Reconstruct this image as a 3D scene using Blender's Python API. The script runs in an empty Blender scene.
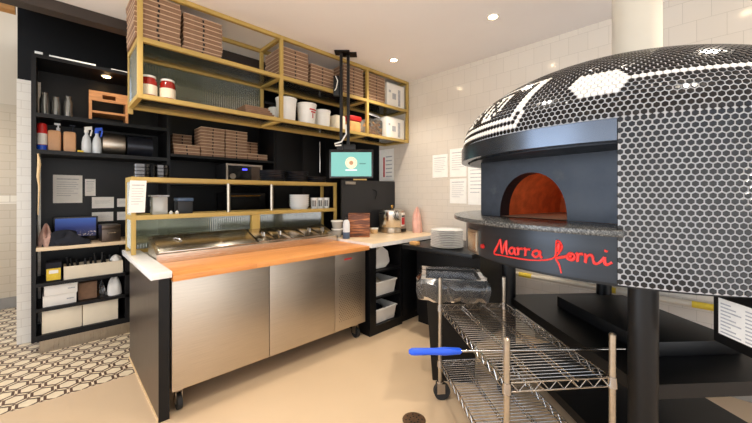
import bpy, bmesh, math, random
from mathutils import Vector, Matrix
random.seed(7)
PI = math.pi
scene = bpy.context.scene
col = scene.collection
def rad(d): return d * PI / 180.0

# ------------------------------------------------------------------ materials
def lin(c):
    r = []
    for v in c:
        v = v / 255.0
        r.append(v / 12.92 if v <= 0.04045 else ((v + 0.055) / 1.055) ** 2.4)
    return (r[0], r[1], r[2], 1.0)

class NT:
    def __init__(s, name):
        s.m = bpy.data.materials.new(name); s.m.use_nodes = True
        s.t = s.m.node_tree; s.N = s.t.nodes; s.L = s.t.links
        s.b = s.N['Principled BSDF']; s.out = s.N['Material Output']
    def n(s, typ, **kw):
        nd = s.N.new(typ)
        for k, v in kw.items(): setattr(nd, k, v)
        return nd
    def link(s, a, b): s.L.new(a, b)
    def coord(s, which='Object'):
        return s.n('ShaderNodeTexCoord').outputs[which]
    def mapping(s, vec, scale=(1, 1, 1), loc=(0, 0, 0), rot=(0, 0, 0)):
        m = s.n('ShaderNodeMapping'); s.link(vec, m.inputs[0])
        m.inputs['Scale'].default_value = scale; m.inputs['Location'].default_value = loc
        m.inputs['Rotation'].default_value = rot
        return m.outputs[0]
    def noise(s, vec, scale, detail=3, rough=.5):
        nd = s.n('ShaderNodeTexNoise'); s.link(vec, nd.inputs['Vector'])
        nd.inputs['Scale'].default_value = scale; nd.inputs['Detail'].default_value = detail
        nd.inputs['Roughness'].default_value = rough
        return nd.outputs['Fac']
    def ramp(s, fac, stops):
        r = s.n('ShaderNodeValToRGB'); s.link(fac, r.inputs[0])
        e = r.color_ramp.elements
        while len(e) < len(stops): e.new(0.5)
        for i, (p, c) in enumerate(stops):
            e[i].position = p; e[i].color = c
        return r.outputs[0]
    def math(s, op, a, b=None, clamp=False):
        m = s.n('ShaderNodeMath', operation=op, use_clamp=clamp)
        for i, v in enumerate((a, b)):
            if v is None: continue
            if isinstance(v, (int, float)): m.inputs[i].default_value = v
            else: s.link(v, m.inputs[i])
        return m.outputs[0]
    def mix(s, fac, a, b):
        m = s.n('ShaderNodeMix', data_type='RGBA')
        for sock, v in ((m.inputs[0], fac), (m.inputs[6], a), (m.inputs[7], b)):
            if isinstance(v, (tuple, int, float)): sock.default_value = v
            else: s.link(v, sock)
        return m.outputs[2]
    def bump(s, h, strength=.2, dist=.01):
        b = s.n('ShaderNodeBump'); s.link(h, b.inputs['Height'])
        b.inputs['Strength'].default_value = strength; b.inputs['Distance'].default_value = dist
        s.link(b.outputs[0], s.b.inputs['Normal'])
    def set(s, rough=.5, metal=0., spec=None, coat=0.):
        s.b.inputs['Roughness'].default_value = rough; s.b.inputs['Metallic'].default_value = metal
        if spec is not None: s.b.inputs['Specular IOR Level'].default_value = spec
        if coat: s.b.inputs['Coat Weight'].default_value = coat; s.b.inputs['Coat Roughness'].default_value = .08

M = {}
def plain(name, c, rough=.5, metal=0., var=.12, scale=14., bump=0., spec=None, coat=0., stretch=(1, 1, 1)):
    """a colour with a slight cloudy variation"""
    t = NT(name); t.set(rough, metal, spec, coat)
    v = t.mapping(t.coord(), stretch)
    f = t.noise(v, scale)
    c = lin(c)
    lo = tuple(x * (1 - var) for x in c[:3]) + (1,); hi = tuple(min(1, x * (1 + var)) for x in c[:3]) + (1,)
    t.link(t.ramp(f, [(.3, lo), (.7, hi)]), t.b.inputs['Base Color'])
    if bump: t.bump(f, bump, .004)
    M[name] = t.m
    return t

plain('black_cabinet', (11, 11, 13), .42, var=.2, scale=5, spec=.3)
plain('black_paint', (9, 9, 10), .6, var=.2, scale=3, spec=.3)
plain('black_metal', (9, 9, 10), .4, var=.25, scale=9, spec=.35)
plain('black_gloss', (12, 12, 14), .2, var=.1)
plain('black_plastic', (11, 11, 12), .45, var=.15, spec=.35)
plain('dark_panel', (32, 33, 36), .5, var=.08, scale=4)
plain('gold_paint', (184, 154, 84), .45, var=.06, scale=6)
plain('cardboard', (136, 104, 80), .8, var=.14, scale=25)
plain('cardboard_edge', (200, 172, 144), .8, var=.08, scale=30)
plain('cardboard_dark', (118, 82, 56), .85, var=.14, scale=25)
plain('white_plastic', (236, 234, 228), .35, var=.03)
plain('white_carton', (238, 234, 226), .7, var=.04, scale=9)
plain('cream_carton', (234, 222, 198), .7, var=.04, scale=9)
plain('paper', (240, 238, 232), .8, var=.03, scale=20)
plain('print_grey', (178, 178, 182), .8, var=.2, scale=60)
plain('print_red', (190, 40, 44), .6, var=.2, scale=40)
plain('print_green', (70, 110, 60), .6, var=.2, scale=40)
plain('print_yellow', (232, 200, 60), .6, var=.1, scale=40)
plain('print_teal', (130, 190, 190), .6, var=.15, scale=40)
plain('print_tan', (226, 196, 150), .7, var=.1, scale=40)
plain('red_letter', (232, 52, 48), .35, var=.05)
plain('red_plastic', (200, 36, 34), .35, var=.06)
plain('red_sauce', (150, 26, 16), .18, var=.2, scale=30, coat=.5)
plain('blue_plastic', (26, 84, 214), .35, var=.06)
plain('chrome', (180, 175, 168), .18, 1., var=.06, scale=20)
plain('dull_chrome', (186, 176, 160), .3, 1., var=.1, scale=40)
plain('rubber', (30, 29, 28), .7, var=.15)
plain('ceramic', (240, 241, 240), .15, var=.02, coat=.4)
plain('pink_bag', (226, 176, 160), .5, var=.12, scale=16)
plain('dark_cloth', (28, 30, 40), .9, var=.3, scale=20)
plain('pink_cloth', (196, 160, 148), .9, var=.2, scale=20)
plain('dark_tin', (84, 82, 82), .25, 1., var=.15)
plain('dark_pan', (44, 46, 54), .35, .5, var=.2)
plain('soap_tan', (206, 156, 112), .45, var=.06)
plain('spray_white', (220, 224, 226), .35, var=.05)
plain('brown_drain', (92, 66, 44), .5, .4, var=.25, scale=50)
plain('pipe_white', (222, 210, 190), .45, var=.05)
plain('flue_paint', (206, 198, 182), .42, var=.03, scale=4)
plain('grout', (180, 180, 183), .7, var=.06, scale=30)
plain('tile_black', (12, 12, 14), .14, var=.25, scale=70, spec=.38)
plain('tile_white', (242, 238, 228), .12, var=.03, coat=.6)
plain('brick_orange', (206, 106, 52), .85, var=.2, scale=18, bump=.3)
plain('hearth_stone', (170, 150, 130), .7, var=.15, scale=12)
plain('ceiling_paint', (243, 238, 236), .85, var=.015, scale=2)
plain('cream_wall', (206, 192, 170), .85, var=.03, scale=2)
plain('dark_beam', (52, 42, 36), .55, var=.15, scale=5)
plain('wood_beam', (196, 140, 74), .6, var=.15, scale=4, stretch=(.3, 6, 6))
plain('floor_resin', (210, 184, 151), .34, var=.035, scale=1.6)
plain('baseboard_grey', (150, 144, 134), .6, var=.06)
plain('lamp_trim', (238, 232, 222), .5, var=.02)
plain('bread_tan', (214, 160, 96), .7, var=.2, scale=14)
plain('brass', (206, 160, 84), .25, 1., var=.08)
plain('blue_liquid', (70, 92, 120), .3, var=.1)
plain('wood_light', (196, 136, 84), .55, var=.2, scale=8, stretch=(1, 1, 7))

def steel(name, c, rough, stretch, var=.1):
    t = NT(name); t.set(rough, 1.)
    v = t.mapping(t.coord(), stretch)
    f = t.noise(v, 9., 4, .6)
    c = lin(c)
    lo = tuple(x * (1 - var) for x in c[:3]) + (1,); hi = tuple(min(1, x * (1 + var)) for x in c[:3]) + (1,)
    t.link(t.ramp(f, [(.3, lo), (.7, hi)]), t.b.inputs['Base Color'])
    t.link(t.ramp(f, [(.2, (rough * .8,) * 3 + (1,)), (.8, (min(1, rough * 1.25),) * 3 + (1,))]), t.b.inputs['Roughness'])
    t.bump(f, .05, .002)
    M[name] = t.m
steel('brushed_steel', (196, 186, 172), .38, (.6, .6, 40))
steel('brushed_flat', (205, 198, 186), .24, (1, 40, 40))
steel('bronze_steel', (104, 92, 84), .34, (40, 40, .8), .15)
steel('kettle_steel', (214, 206, 194), .2, (1, 1, 30))
steel('toe_steel', (176, 164, 146), .3, (30, 1, 1))

def blackened(name):
    t = NT(name); t.set(.36, .55)
    v = t.coord()
    f = t.noise(v, 5., 6, .65); g = t.noise(v, 38., 3, .6)
    c1 = t.ramp(f, [(.35, lin((28, 31, 36))), (.6, lin((42, 47, 55))), (.78, lin((76, 76, 74)))])
    big = t.noise(t.mapping(v, (1, 1, .55)), 3.2, 5, .75)
    t.link(t.mix(t.ramp(big, [(.56, (0, 0, 0, 1)), (.72, (.7, .7, .7, 1))]), c1, lin((26, 26, 28))), t.b.inputs['Base Color'])
    t.link(t.ramp(f, [(.3, (.28,) * 3 + (1,)), (.75, (.5,) * 3 + (1,))]), t.b.inputs['Roughness'])
    M[name] = t.m
blackened('oven_steel')
plain('panel_steel', (46, 50, 56), .3, .6, var=.15, scale=4, stretch=(.4, .4, 6))
plain('visor_steel', (92, 100, 112), .26, .9, var=.12, scale=4)

def granite():
    t = NT('granite'); t.set(.25)
    v = t.coord()
    f = t.noise(v, 130., 3, .7)
    t.link(t.ramp(f, [(.36, lin((36, 36, 36))), (.5, lin((70, 70, 68))), (.68, lin((126, 125, 120)))]), t.b.inputs['Base Color'])
    M['granite'] = t.m
granite()

def marble():
    t = NT('marble'); t.set(.2)
    v = t.coord()
    f = t.noise(v, 4., 6, .7)
    t.link(t.ramp(f, [(.25, lin((222, 220, 217))), (.5, lin((244, 242, 238))), (.8, lin((250, 249, 246)))]), t.b.inputs['Base Color'])
    M['marble'] = t.m
marble()
plain('stone_beige', (226, 202, 168), .3, var=.07, scale=7)

def butcher():
    t = NT('butcher_block'); t.set(.4)
    v = t.coord()
    w = t.n('ShaderNodeTexBrick'); t.link(t.mapping(v, (1, 1, 1)), w.inputs['Vector'])
    w.inputs['Scale'].default_value = 1.0; w.inputs['Brick Width'].default_value = .6
    w.inputs['Row Height'].default_value = .042; w.inputs['Mortar Size'].default_value = .0006
    w.inputs['Color1'].default_value = lin((226, 150, 82)); w.inputs['Color2'].default_value = lin((238, 168, 100))
    w.inputs['Mortar'].default_value = lin((196, 124, 66))
    g = t.noise(t.mapping(v, (2.5, 50, 50)), 2.2, 4, .6)
    gr = t.ramp(g, [(.35, (.82, .78, .74, 1)), (.65, (1.06, 1.04, 1.0, 1))])
    m = t.n('ShaderNodeMix', data_type='RGBA', blend_type='MULTIPLY'); m.inputs[0].default_value = .8
    t.link(w.outputs['Color'], m.inputs[6]); t.link(gr, m.inputs[7])
    t.link(m.outputs[2], t.b.inputs['Base Color'])
    M['butcher_block'] = t.m
butcher()

def walnut():
    t = NT('walnut'); t.set(.42)
    v = t.mapping(t.coord(), (2, 2, 18))
    g = t.noise(v, 2.4, 5, .6)
    t.link(t.ramp(g, [(.32, lin((50, 26, 14))), (.5, lin((122, 68, 38))), (.62, lin((196, 124, 72)))]), t.b.inputs['Base Color'])
    M['walnut'] = t.m
walnut()

def wall_tile(name, axis, c1, c2, mortar, bw, rh, ms, rough, band=None, tall=None):
    """glazed ceramic wall tiles; axis = the horizontal axis of the wall"""
    t = NT(name); t.set(rough)
    sep = t.n('ShaderNodeSeparateXYZ'); t.link(t.coord(), sep.inputs[0])
    cmb = t.n('ShaderNodeCombineXYZ')
    t.link(sep.outputs[axis], cmb.inputs[0]); t.link(sep.outputs[2], cmb.inputs[1])
    b = t.n('ShaderNodeTexBrick'); t.link(cmb.outputs[0], b.inputs['Vector'])
    b.inputs['Scale'].default_value = 1.; b.inputs['Brick Width'].default_value = bw
    b.inputs['Row Height'].default_value = rh; b.inputs['Mortar Size'].default_value = ms
    b.inputs['Mortar Smooth'].default_value = .2
    b.inputs['Color1'].default_value = lin(c1); b.inputs['Color2'].default_value = lin(c2)
    b.inputs['Mortar'].default_value = lin(mortar)
    colr = b.outputs['Color']; fac_ = b.outputs['Fac']
    if tall:
        b2 = t.n('ShaderNodeTexBrick'); t.link(cmb.outputs[0], b2.inputs['Vector'])
        for nm in ('Scale', 'Brick Width', 'Mortar Size', 'Mortar Smooth', 'Color1', 'Color2', 'Mortar'): b2.inputs[nm].default_value = b.inputs[nm].default_value
        b2.inputs['Row Height'].default_value = rh * 2
        up = t.math('GREATER_THAN', sep.outputs[2], tall)
        colr = t.mix(up, colr, b2.outputs['Color'])
        mf = t.n('ShaderNodeMix', data_type='FLOAT'); t.link(up, mf.inputs[0]); t.link(fac_, mf.inputs[2]); t.link(b2.outputs['Fac'], mf.inputs[3]); fac_ = mf.outputs[0]
    if band:
        z0, z1, cb = band
        inb = t.math('MULTIPLY', t.math('GREATER_THAN', sep.outputs[2], z0), t.math('LESS_THAN', sep.outputs[2], z1))
        colr = t.mix(t.math('MULTIPLY', inb, t.math('SUBTRACT', 1, b.outputs['Fac'])), colr, lin(cb))
    t.link(colr, t.b.inputs['Base Color'])
    t.bump(t.math('SUBTRACT', 1., fac_), .3, .002)
    M[name] = t.m
wall_tile('glazed_tile', 1, (214, 205, 193), (217, 208, 196), (190, 181, 168), .152, .0785, .0014, .12, None, 1.962)
wall_tile('corridor_tile', 0, (200, 184, 160), (203, 188, 164), (182, 166, 144), .2, .1, .003, .2, (1.28, 1.38, (232, 222, 202)))
wall_tile('pillar_tile', 0, (236, 230, 218), (240, 235, 224), (216, 209, 196), .152, .0785, .002, .15)

def pattern_floor():
    """cream encaustic tiles with brown outlined hexagons and dark corner spots"""
    t = NT('patterned_tile'); t.set(.4)
    sep = t.n('ShaderNodeSeparateXYZ'); t.link(t.coord(), sep.inputs[0])
    S = .132
    px = t.math('DIVIDE', sep.outputs[0], S); py = t.math('DIVIDE', sep.outputs[1], S)
    def cell(ox, oy):
        ax = t.math('SUBTRACT', t.math('FLOORED_MODULO', t.math('ADD', px, ox), 1.0), .5)
        ay = t.math('SUBTRACT', t.math('FLOORED_MODULO', t.math('ADD', py, oy), 1.7320508), .8660254)
        d = t.math('ADD', t.math('MULTIPLY', ax, ax), t.math('MULTIPLY', ay, ay))
        ux, uy = t.math('ABSOLUTE', ax), t.math('ABSOLUTE', ay)
        h = t.math('MAXIMUM', ux, t.math('ADD', t.math('MULTIPLY', ux, .5), t.math('MULTIPLY', uy, .8660254)))
        return d, h
    d1, h1 = cell(0, 0); d2, h2 = cell(.5, .8660254)
    d = t.math('MINIMUM', d1, d2)
    h = t.math('MINIMUM', h1, h2)
    ring = t.math('MULTIPLY', t.math('GREATER_THAN', h, .325), t.math('LESS_THAN', h, .445))
    spot = t.math('GREATER_THAN', d, .272)
    dark = t.math('MAXIMUM', ring, spot)
    nz = t.noise(t.coord(), 20., 3)
    brown = t.ramp(nz, [(.3, lin((70, 46, 34))), (.7, lin((98, 66, 48)))])
    cream = t.ramp(nz, [(.3, lin((226, 208, 176))), (.7, lin((236, 220, 190)))])
    t.link(t.mix(dark, cream, brown), t.b.inputs['Base Color'])
    M['patterned_tile'] = t.m
pattern_floor()

def glassy(name, tint, opac, rough=.05, flute=None, gloss=.12):
    """cheap clear material: part see-through, part glossy"""
    t = NT(name)
    tr = t.n('ShaderNodeBsdfTransparent'); tr.inputs[0].default_value = lin(tint)
    df = t.n('ShaderNodeBsdfDiffuse'); df.inputs[0].default_value = lin(tint)
    gl = t.n('ShaderNodeBsdfGlossy'); gl.inputs['Roughness'].default_value = rough
    m1 = t.n('ShaderNodeMixShader'); m1.inputs[0].default_value = opac
    t.link(tr.outputs[0], m1.inputs[1]); t.link(df.outputs[0], m1.inputs[2])
    m2 = t.n('ShaderNodeMixShader'); m2.inputs[0].default_value = gloss
    if flute is None:
        lw = t.n('ShaderNodeFresnel'); lw.inputs[0].default_value = 1.45
        t.link(t.math('ADD', lw.outputs[0], gloss * .3, True), m2.inputs[0])
    t.link(m1.outputs[0], m2.inputs[1]); t.link(gl.outputs[0], m2.inputs[2])
    t.link(m2.outputs[0], t.out.inputs[0])
    M[name] = t.m
glassy('clear_glass', (226, 236, 230), .05)
glassy('shelf_glass', (246, 249, 242), .03, .06, None, 0.)
glassy('jar_glass', (236, 238, 236), .06, gloss=.4)
glassy('clear_film', (240, 238, 232), .05, .15, None, .12)
glassy('reeded_glass', (196, 200, 182), .13, .12, True, .2)
glassy('clear_bag', (238, 241, 244), .045, .17, None, .12)
glassy('cloudy_plastic', (232, 230, 222), .5, .2, None, .2)

def emis(name, c, s):
    t = NT(name)
    f = t.noise(t.coord(), 3.)
    t.link(t.ramp(f, [(.0, lin(c)), (1., lin(c))]), t.b.inputs['Base Color'])
    t.b.inputs['Emission Color'].default_value = lin(c); t.b.inputs['Emission Strength'].default_value = s
    M[name] = t.m
emis('screen_teal', (112, 178, 172), .22)
emis('screen_cream', (240, 226, 190), .22)
emis('screen_white', (235, 244, 242), .3)
emis('screen_dark', (60, 110, 110), .1)
emis('led_blue', (70, 70, 255), 1.5)
emis('lamp_glow', (255, 226, 180), 22.)
emis('lamp_glow_soft', (255, 206, 140), 16.)
def tablet():
    t = NT('tablet_picture')
    v = t.coord()
    sep = t.n('ShaderNodeSeparateXYZ'); t.link(v, sep.inputs[0])
    g = t.noise(t.mapping(v, (1, 1, 1)), 40., 3, .7)
    sky = t.ramp(t.math('DIVIDE', t.math('SUBTRACT', sep.outputs[2], .05), .18), [(.1, lin((58, 60, 96))), (.5, lin((34, 52, 120))), (.95, lin((54, 92, 176)))])
    c = t.mix(t.math('MULTIPLY', t.math('GREATER_THAN', g, .6), t.math('LESS_THAN', sep.outputs[2], .11)), sky, lin((200, 190, 180)))
    t.link(c, t.b.inputs['Base Color']); t.link(c, t.b.inputs['Emission Color']); t.b.inputs['Emission Strength'].default_value = .12
    M['tablet_picture'] = t.m
tablet()

# ------------------------------------------------------------------ mesh helpers
class MB:
    def __init__(s): s.v = []; s.f = []; s.mi = []
    def add(s, vs, fs, mi=0):
        o = len(s.v); s.v += [tuple(p) for p in vs]
        for f in fs: s.f.append(tuple(i + o for i in f)); s.mi.append(mi)
        return s
    def bx(s, x0, x1, y0, y1, z0, z1, mi=0):
        vs = [(x, y, z) for z in (z0, z1) for y in (y0, y1) for x in (x0, x1)]
        return s.add(vs, [(0, 2, 3, 1), (4, 5, 7, 6), (0, 1, 5, 4), (2, 6, 7, 3), (0, 4, 6, 2), (1, 3, 7, 5)], mi)
    def obx(s, o, u, v, w, mi=0):
        """box from corner o with edge vectors u, v, w (right handed)"""
        o, u, v, w = Vector(o), Vector(u), Vector(v), Vector(w)
        vs = [o + a * u + b * v + c * w for c in (0, 1) for b in (0, 1) for a in (0, 1)]
        return s.add(vs, [(0, 2, 3, 1), (4, 5, 7, 6), (0, 1, 5, 4), (2, 6, 7, 3), (0, 4, 6, 2), (1, 3, 7, 5)], mi)
    def cyl(s, p0, p1, r0, r1=None, n=14, mi=0, caps=True):
        if r1 is None: r1 = r0
        p0, p1 = Vector(p0), Vector(p1); d = (p1 - p0)
        if d.length < 1e-7: return s
        d.normalize()
        a = d.cross(Vector((0, 0, 1)))
        if a.length < 1e-4: a = Vector((1, 0, 0))
        a.normalize(); b = d.cross(a)
        vs = []
        for p, r in ((p0, r0), (p1, r1)):
            for i in range(n):
                t = 2 * PI * i / n
                vs.append(p + a * (r * math.cos(t)) + b * (r * math.sin(t)))
        fs = [(i, (i + 1) % n, n + (i + 1) % n, n + i) for i in range(n)]
        if caps: fs += [tuple(range(n - 1, -1, -1)), tuple(range(n, 2 * n))]
        return s.add(vs, fs, mi)
    def lathe(s, prof, c=(0, 0, 0), n=24, mi=0, caps=True):
        vs = []; fs = []; k = len(prof)
        for (r, z) in prof:
            for i in range(n):
                t = 2 * PI * i / n
                vs.append((c[0] + r * math.cos(t), c[1] + r * math.sin(t), c[2] + z))
        for j in range(k - 1):
            for i in range(n):
                i2 = (i + 1) % n
                fs.append((j * n + i, j * n + i2, (j + 1) * n + i2, (j + 1) * n + i))
        if caps and prof[0][0] > 1e-4: fs.append(tuple(range(n - 1, -1, -1)))
        if caps and prof[-1][0] > 1e-4: fs.append(tuple((k - 1) * n + i for i in range(n)))
        return s.add(vs, fs, mi)
    def tube(s, pts, r, n=8, mi=0):
        pts = [Vector(p) for p in pts]; k = len(pts)
        rs = r if isinstance(r, (list, tuple)) else [r] * k
        vs = []; fs = []
        prev = None
        for i, p in enumerate(pts):
            d = (pts[min(i + 1, k - 1)] - pts[max(i - 1, 0)])
            if d.length < 1e-9: d = Vector((1, 0, 0))
            d.normalize()
            a = d.cross(prev) if prev is not None and d.cross(prev).length > .05 else d.cross(Vector((0, 0, 1)))
            if a.length < 1e-3: a = d.cross(Vector((1, 0, 0)))
            a.normalize(); b = a.cross(d); prev = b
            for j in range(n):
                t = 2 * PI * j / n
                vs.append(p + a * (rs[i] * math.cos(t)) + b * (rs[i] * math.sin(t)))
        for i in range(k - 1):
            for j in range(n):
                j2 = (j + 1) % n
                fs.append((i * n + j, i * n + j2, (i + 1) * n + j2, (i + 1) * n + j))
        fs += [tuple(range(n - 1, -1, -1)), tuple((k - 1) * n + j for j in range(n))]
        return s.add(vs, fs, mi)
    def prism(s, poly, z0, z1, mi=0):
        n = len(poly)
        vs = [(x, y, z0) for x, y in poly] + [(x, y, z1) for x, y in poly]
        fs = [tuple(range(n - 1, -1, -1)), tuple(range(n, 2 * n))]
        fs += [(i, (i + 1) % n, n + (i + 1) % n, n + i) for i in range(n)]
        return s.add(vs, fs, mi)
    def build(s, name, mats, parent=None, local=False, bevel=0., smooth=False, fix=True, loc=None):
        """links the collected shapes as ONE mesh object"""
        me = bpy.data.meshes.new(name)
        if not isinstance(mats, (list, tuple)): mats = [mats]
        vs = s.v
        if parent is not None and not local:
            inv = WM[parent.name].inverted(); vs = [inv @ Vector(p) for p in vs]
        if parent is None:
            if loc is None:
                xs = [p[0] for p in vs]; ys = [p[1] for p in vs]; zs = [p[2] for p in vs]
                loc = ((min(xs) + max(xs)) / 2, (min(ys) + max(ys)) / 2, min(zs))
            if not local: vs = [Vector(p) - Vector(loc) for p in vs]
        me.from_pydata([tuple(p) for p in vs], [], s.f)
        for m in mats: me.materials.append(M[m] if isinstance(m, str) else m)
        if len(mats) > 1: me.polygons.foreach_set('material_index', s.mi)
        if bevel or fix:
            bm = bmesh.new(); bm.from_mesh(me)
            if fix: bmesh.ops.recalc_face_normals(bm, faces=bm.faces)
            if bevel:
                es = [e for e in bm.edges if len(e.link_faces) == 2 and e.calc_face_angle(0) > .6]
                bmesh.ops.bevel(bm, geom=es, offset=bevel, segments=2, affect='EDGES', profile=.6, clamp_overlap=True)
            bm.to_mesh(me); bm.free()
        if smooth or bevel:
            me.polygons.foreach_set('use_smooth', [True] * len(me.polygons))
            me.set_sharp_from_angle(angle=rad(38))
        me.update()
        o = bpy.data.objects.new(name, me); col.objects.link(o)
        if parent is not None:
            o.parent = parent; WM[o.name] = WM[parent.name]
        else:
            o.location = loc; WM[o.name] = Matrix.Translation(loc)
        return o

WM = {}
def tag(o, label, cat, group=None, kind=None):
    o['label'] = label; o['category'] = cat
    if group: o['group'] = group
    if kind: o['kind'] = kind
    return o
def thing(name, label, cat, loc=(0, 0, 0), rz=0., group=None):
    o = bpy.data.objects.new(name, None); col.objects.link(o)
    o.empty_display_size = .05
    o.location = loc; o.rotation_euler = (0, 0, rz)
    WM[o.name] = Matrix.Translation(loc) @ Matrix.Rotation(rz, 4, 'Z')
    return tag(o, label, cat, group)
def struct(o):
    o['kind'] = 'structure'; return o
def copy_tree(o, parent=None):
    c = o.copy(); col.objects.link(c)
    if parent is not None: c.parent = parent
    for ch in list(o.children): copy_tree(ch, c)
    return c
ORD = ['bottom', 'second from bottom', 'third from bottom', 'fourth from bottom', 'fifth from bottom', 'sixth from bottom',
       'seventh from bottom', 'eighth from bottom', 'ninth from bottom', 'tenth from bottom', 'eleventh from bottom']
def place(k, n): return 'topmost' if k == n - 1 else ORD[k]
def rect_frame(mb, x0, x1, z0, z1, y0, y1, w, mi=0):
    mb.bx(x0, x1, y0, y1, z0, z0 + w, mi); mb.bx(x0, x1, y0, y1, z1 - w, z1, mi)
    mb.bx(x0, x0 + w, y0, y1, z0 + w, z1 - w, mi); mb.bx(x1 - w, x1, y0, y1, z0 + w, z1 - w, mi)

# ------------------------------------------------------------------ the setting
WX = 3.35            # right-hand tiled wall
CZ = 2.88            # ceiling
mb = MB(); mb.bx(-4, WX + .1, -4, 3.15, -.05, 0, 0); mb.bx(-4, WX + .1, 3.15, 6.2, -.05, 0, 1)
struct(mb.build('floor', ['floor_resin', 'patterned_tile'], loc=(0, 0, 0)))
struct(MB().bx(-4, WX + .1, -4, 3.5, CZ, CZ + .08).build('ceiling', 'ceiling_paint'))
struct(MB().bx(-.262, WX + .1, 3.62, 6.3, 3.2, 3.28).build('ceiling', 'black_paint'))
struct(MB().bx(WX, WX + .1, -4, 3.36, 0, CZ).build('wall_right', 'glazed_tile', loc=(WX, 0, 0)))
struct(MB().bx(WX, WX + .1, 3.36, 4.56, 0, 3.2).build('wall_right', 'black_paint'))
struct(MB().bx(-.255, WX + .1, 4.56, 4.66, 0, 3.2).build('wall_back', 'black_paint'))
struct(MB().bx(-.257, -.1, 4.50, 4.56, 0, 2.47).build('wall_left', 'pillar_tile', loc=(0, 4.5, 0)))
struct(MB().bx(-4, .3, 6.04, 6.14, 0, 2.5).build('wall_corridor', 'corridor_tile', loc=(0, 6.04, 0)))
struct(MB().bx(-4, .3, 6.05, 6.14, 2.5, 4.).build('wall_corridor', 'cream_wall'))
struct(MB().bx(-4, -.262, 4.66, 6.3, 4., 4.08).build('ceiling', 'cream_wall'))
struct(MB().bx(-4, .3, 6.025, 6.04, 0, .13).build('baseboard_corridor', 'baseboard_grey'))
struct(MB().bx(-4, WX, 3.5, 3.62, 2.795, 3.2).build('trim_1', 'dark_beam'))
struct(MB().bx(-4, -.262, 4.4, 4.5, 3.055, 3.13).build('trim_2', 'wood_beam'))
struct(MB().bx(WX - .012, WX, -4, 1.2, 0, .1).build('baseboard_right', 'baseboard_grey'))

# ------------------------------------------------------------------ tall shelving at the back left
UX0, UX1, UY0, UY1, UT = -.15, .89, 4.1, 4.55, 2.62
U = thing('shelving_unit', 'tall black open shelving unit at the left with spray bottles and cartons', 'shelving', ((UX0 + UX1) / 2, 4.3, 0))
MB().bx(UX0, UX0 + .03, UY0, UY1, .11, UT).build('side_panel', 'black_cabinet', U)
MB().bx(UX1 - .03, UX1, UY0, UY1, .11, UT).build('side_panel', 'black_cabinet', U)
MB().bx(UX0 + .03, UX1 - .03, UY1 - .02, UY1, .11, UT).build('back_panel', 'black_cabinet', U)
MB().bx(UX0 + .03, UX1 - .03, UY0, UY1 - .02, UT - .03, UT).build('top_panel', 'black_cabinet', U)
for z, th, nm in ((2.075, .035, 'shelf'), (1.755, .035, 'shelf'), (.585, .03, 'shelf'), (.365, .03, 'shelf'), (.11, .05, 'bottom_panel')):
    MB().bx(UX0 + .03, UX1 - .03, UY0 + (.0 if nm == 'shelf' else -.0), UY1 - .02, z, z + th).build(nm, 'black_cabinet', U)
o = MB().bx(UX0 + .03, UX1 - .03, UY0 - .02, UY1 - .02, .9, .93).build('counter_slab', 'stone_beige', U, bevel=.003)
o['label'] = 'beige stone counter slab'
MB().bx(.5, .545, UY0, UY1 - .02, .16, .899).build('divider', 'black_cabinet', U)
MB().bx(UX0 + .05, UX1, UY0 + .01, UY0 + .03, 0, .11).build('toe_kick', 'toe_steel', U)
d = MB().cyl((.37, 4.27, UT - .036), (.37, 4.27, UT - .03), .045, n=20).build('lamp_ring', 'lamp_trim', U)
MB().cyl((.37, 4.27, UT - .04), (.37, 4.27, UT - .0365), .03, n=20).build('lamp', 'lamp_glow_soft', d)

# black bay with pizza boxes, and cupboards
V = thing('shelving_unit', 'black open shelving bay of small pizza boxes behind the sneeze guard', 'shelving', (1.5, 4.3, 0))
MB().bx(2.09, 2.12, UY0, UY1, 0, UT).build('side_panel', 'black_cabinet', V)
MB().bx(.892, 2.09, UY1 - .02, UY1, 0, UT).build('back_panel', 'black_cabinet', V)
MB().bx(.892, 2.09, UY0, UY1 - .02, UT - .03, UT).build('top_panel', 'black_cabinet', V)
for z in (1.81, 1.5, 1.14): MB().bx(.892, 2.09, UY0, UY1 - .02, z, z + .03).build('shelf', 'black_cabinet', V)
MB().bx(.892, 2.09, UY0 - .01, UY1 - .02, .9, .93).build('counter_slab', 'stone_beige', V)
for i in range(2): MB().bx(.895 + i * .6, 1.49 + i * .6, UY0, UY0 + .02, .1, .89).build('door', 'black_cabinet', V, bevel=.002)
Wc = thing('tall_cupboard', 'tall black double door cupboard in the back right corner', 'cupboard', (2.73, 4.3, 0))
MB().bx(2.125, 3.345, UY0 + .022, UY1, 0, UT).build('body', 'black_cabinet', Wc)
for i in range(3):
    dd = MB().bx(2.127 + i * .406, 2.127 + i * .406 + .4, UY0, UY0 + .02, .1, UT - .01).build('door', 'black_cabinet', Wc, bevel=.002)
    if i == 1:
        hb = MB().cyl((2.81, UY0 - .035, 1.72), (2.81, UY0 - .035, 2.17), .011, n=12)
        hb.cyl((2.81, UY0 - .035, 1.76), (2.81, UY0, 1.76), .007, n=8); hb.cyl((2.81, UY0 - .035, 2.13), (2.81, UY0, 2.13), .007, n=8)
        hb.build('handle', 'chrome', dd, smooth=True)

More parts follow.
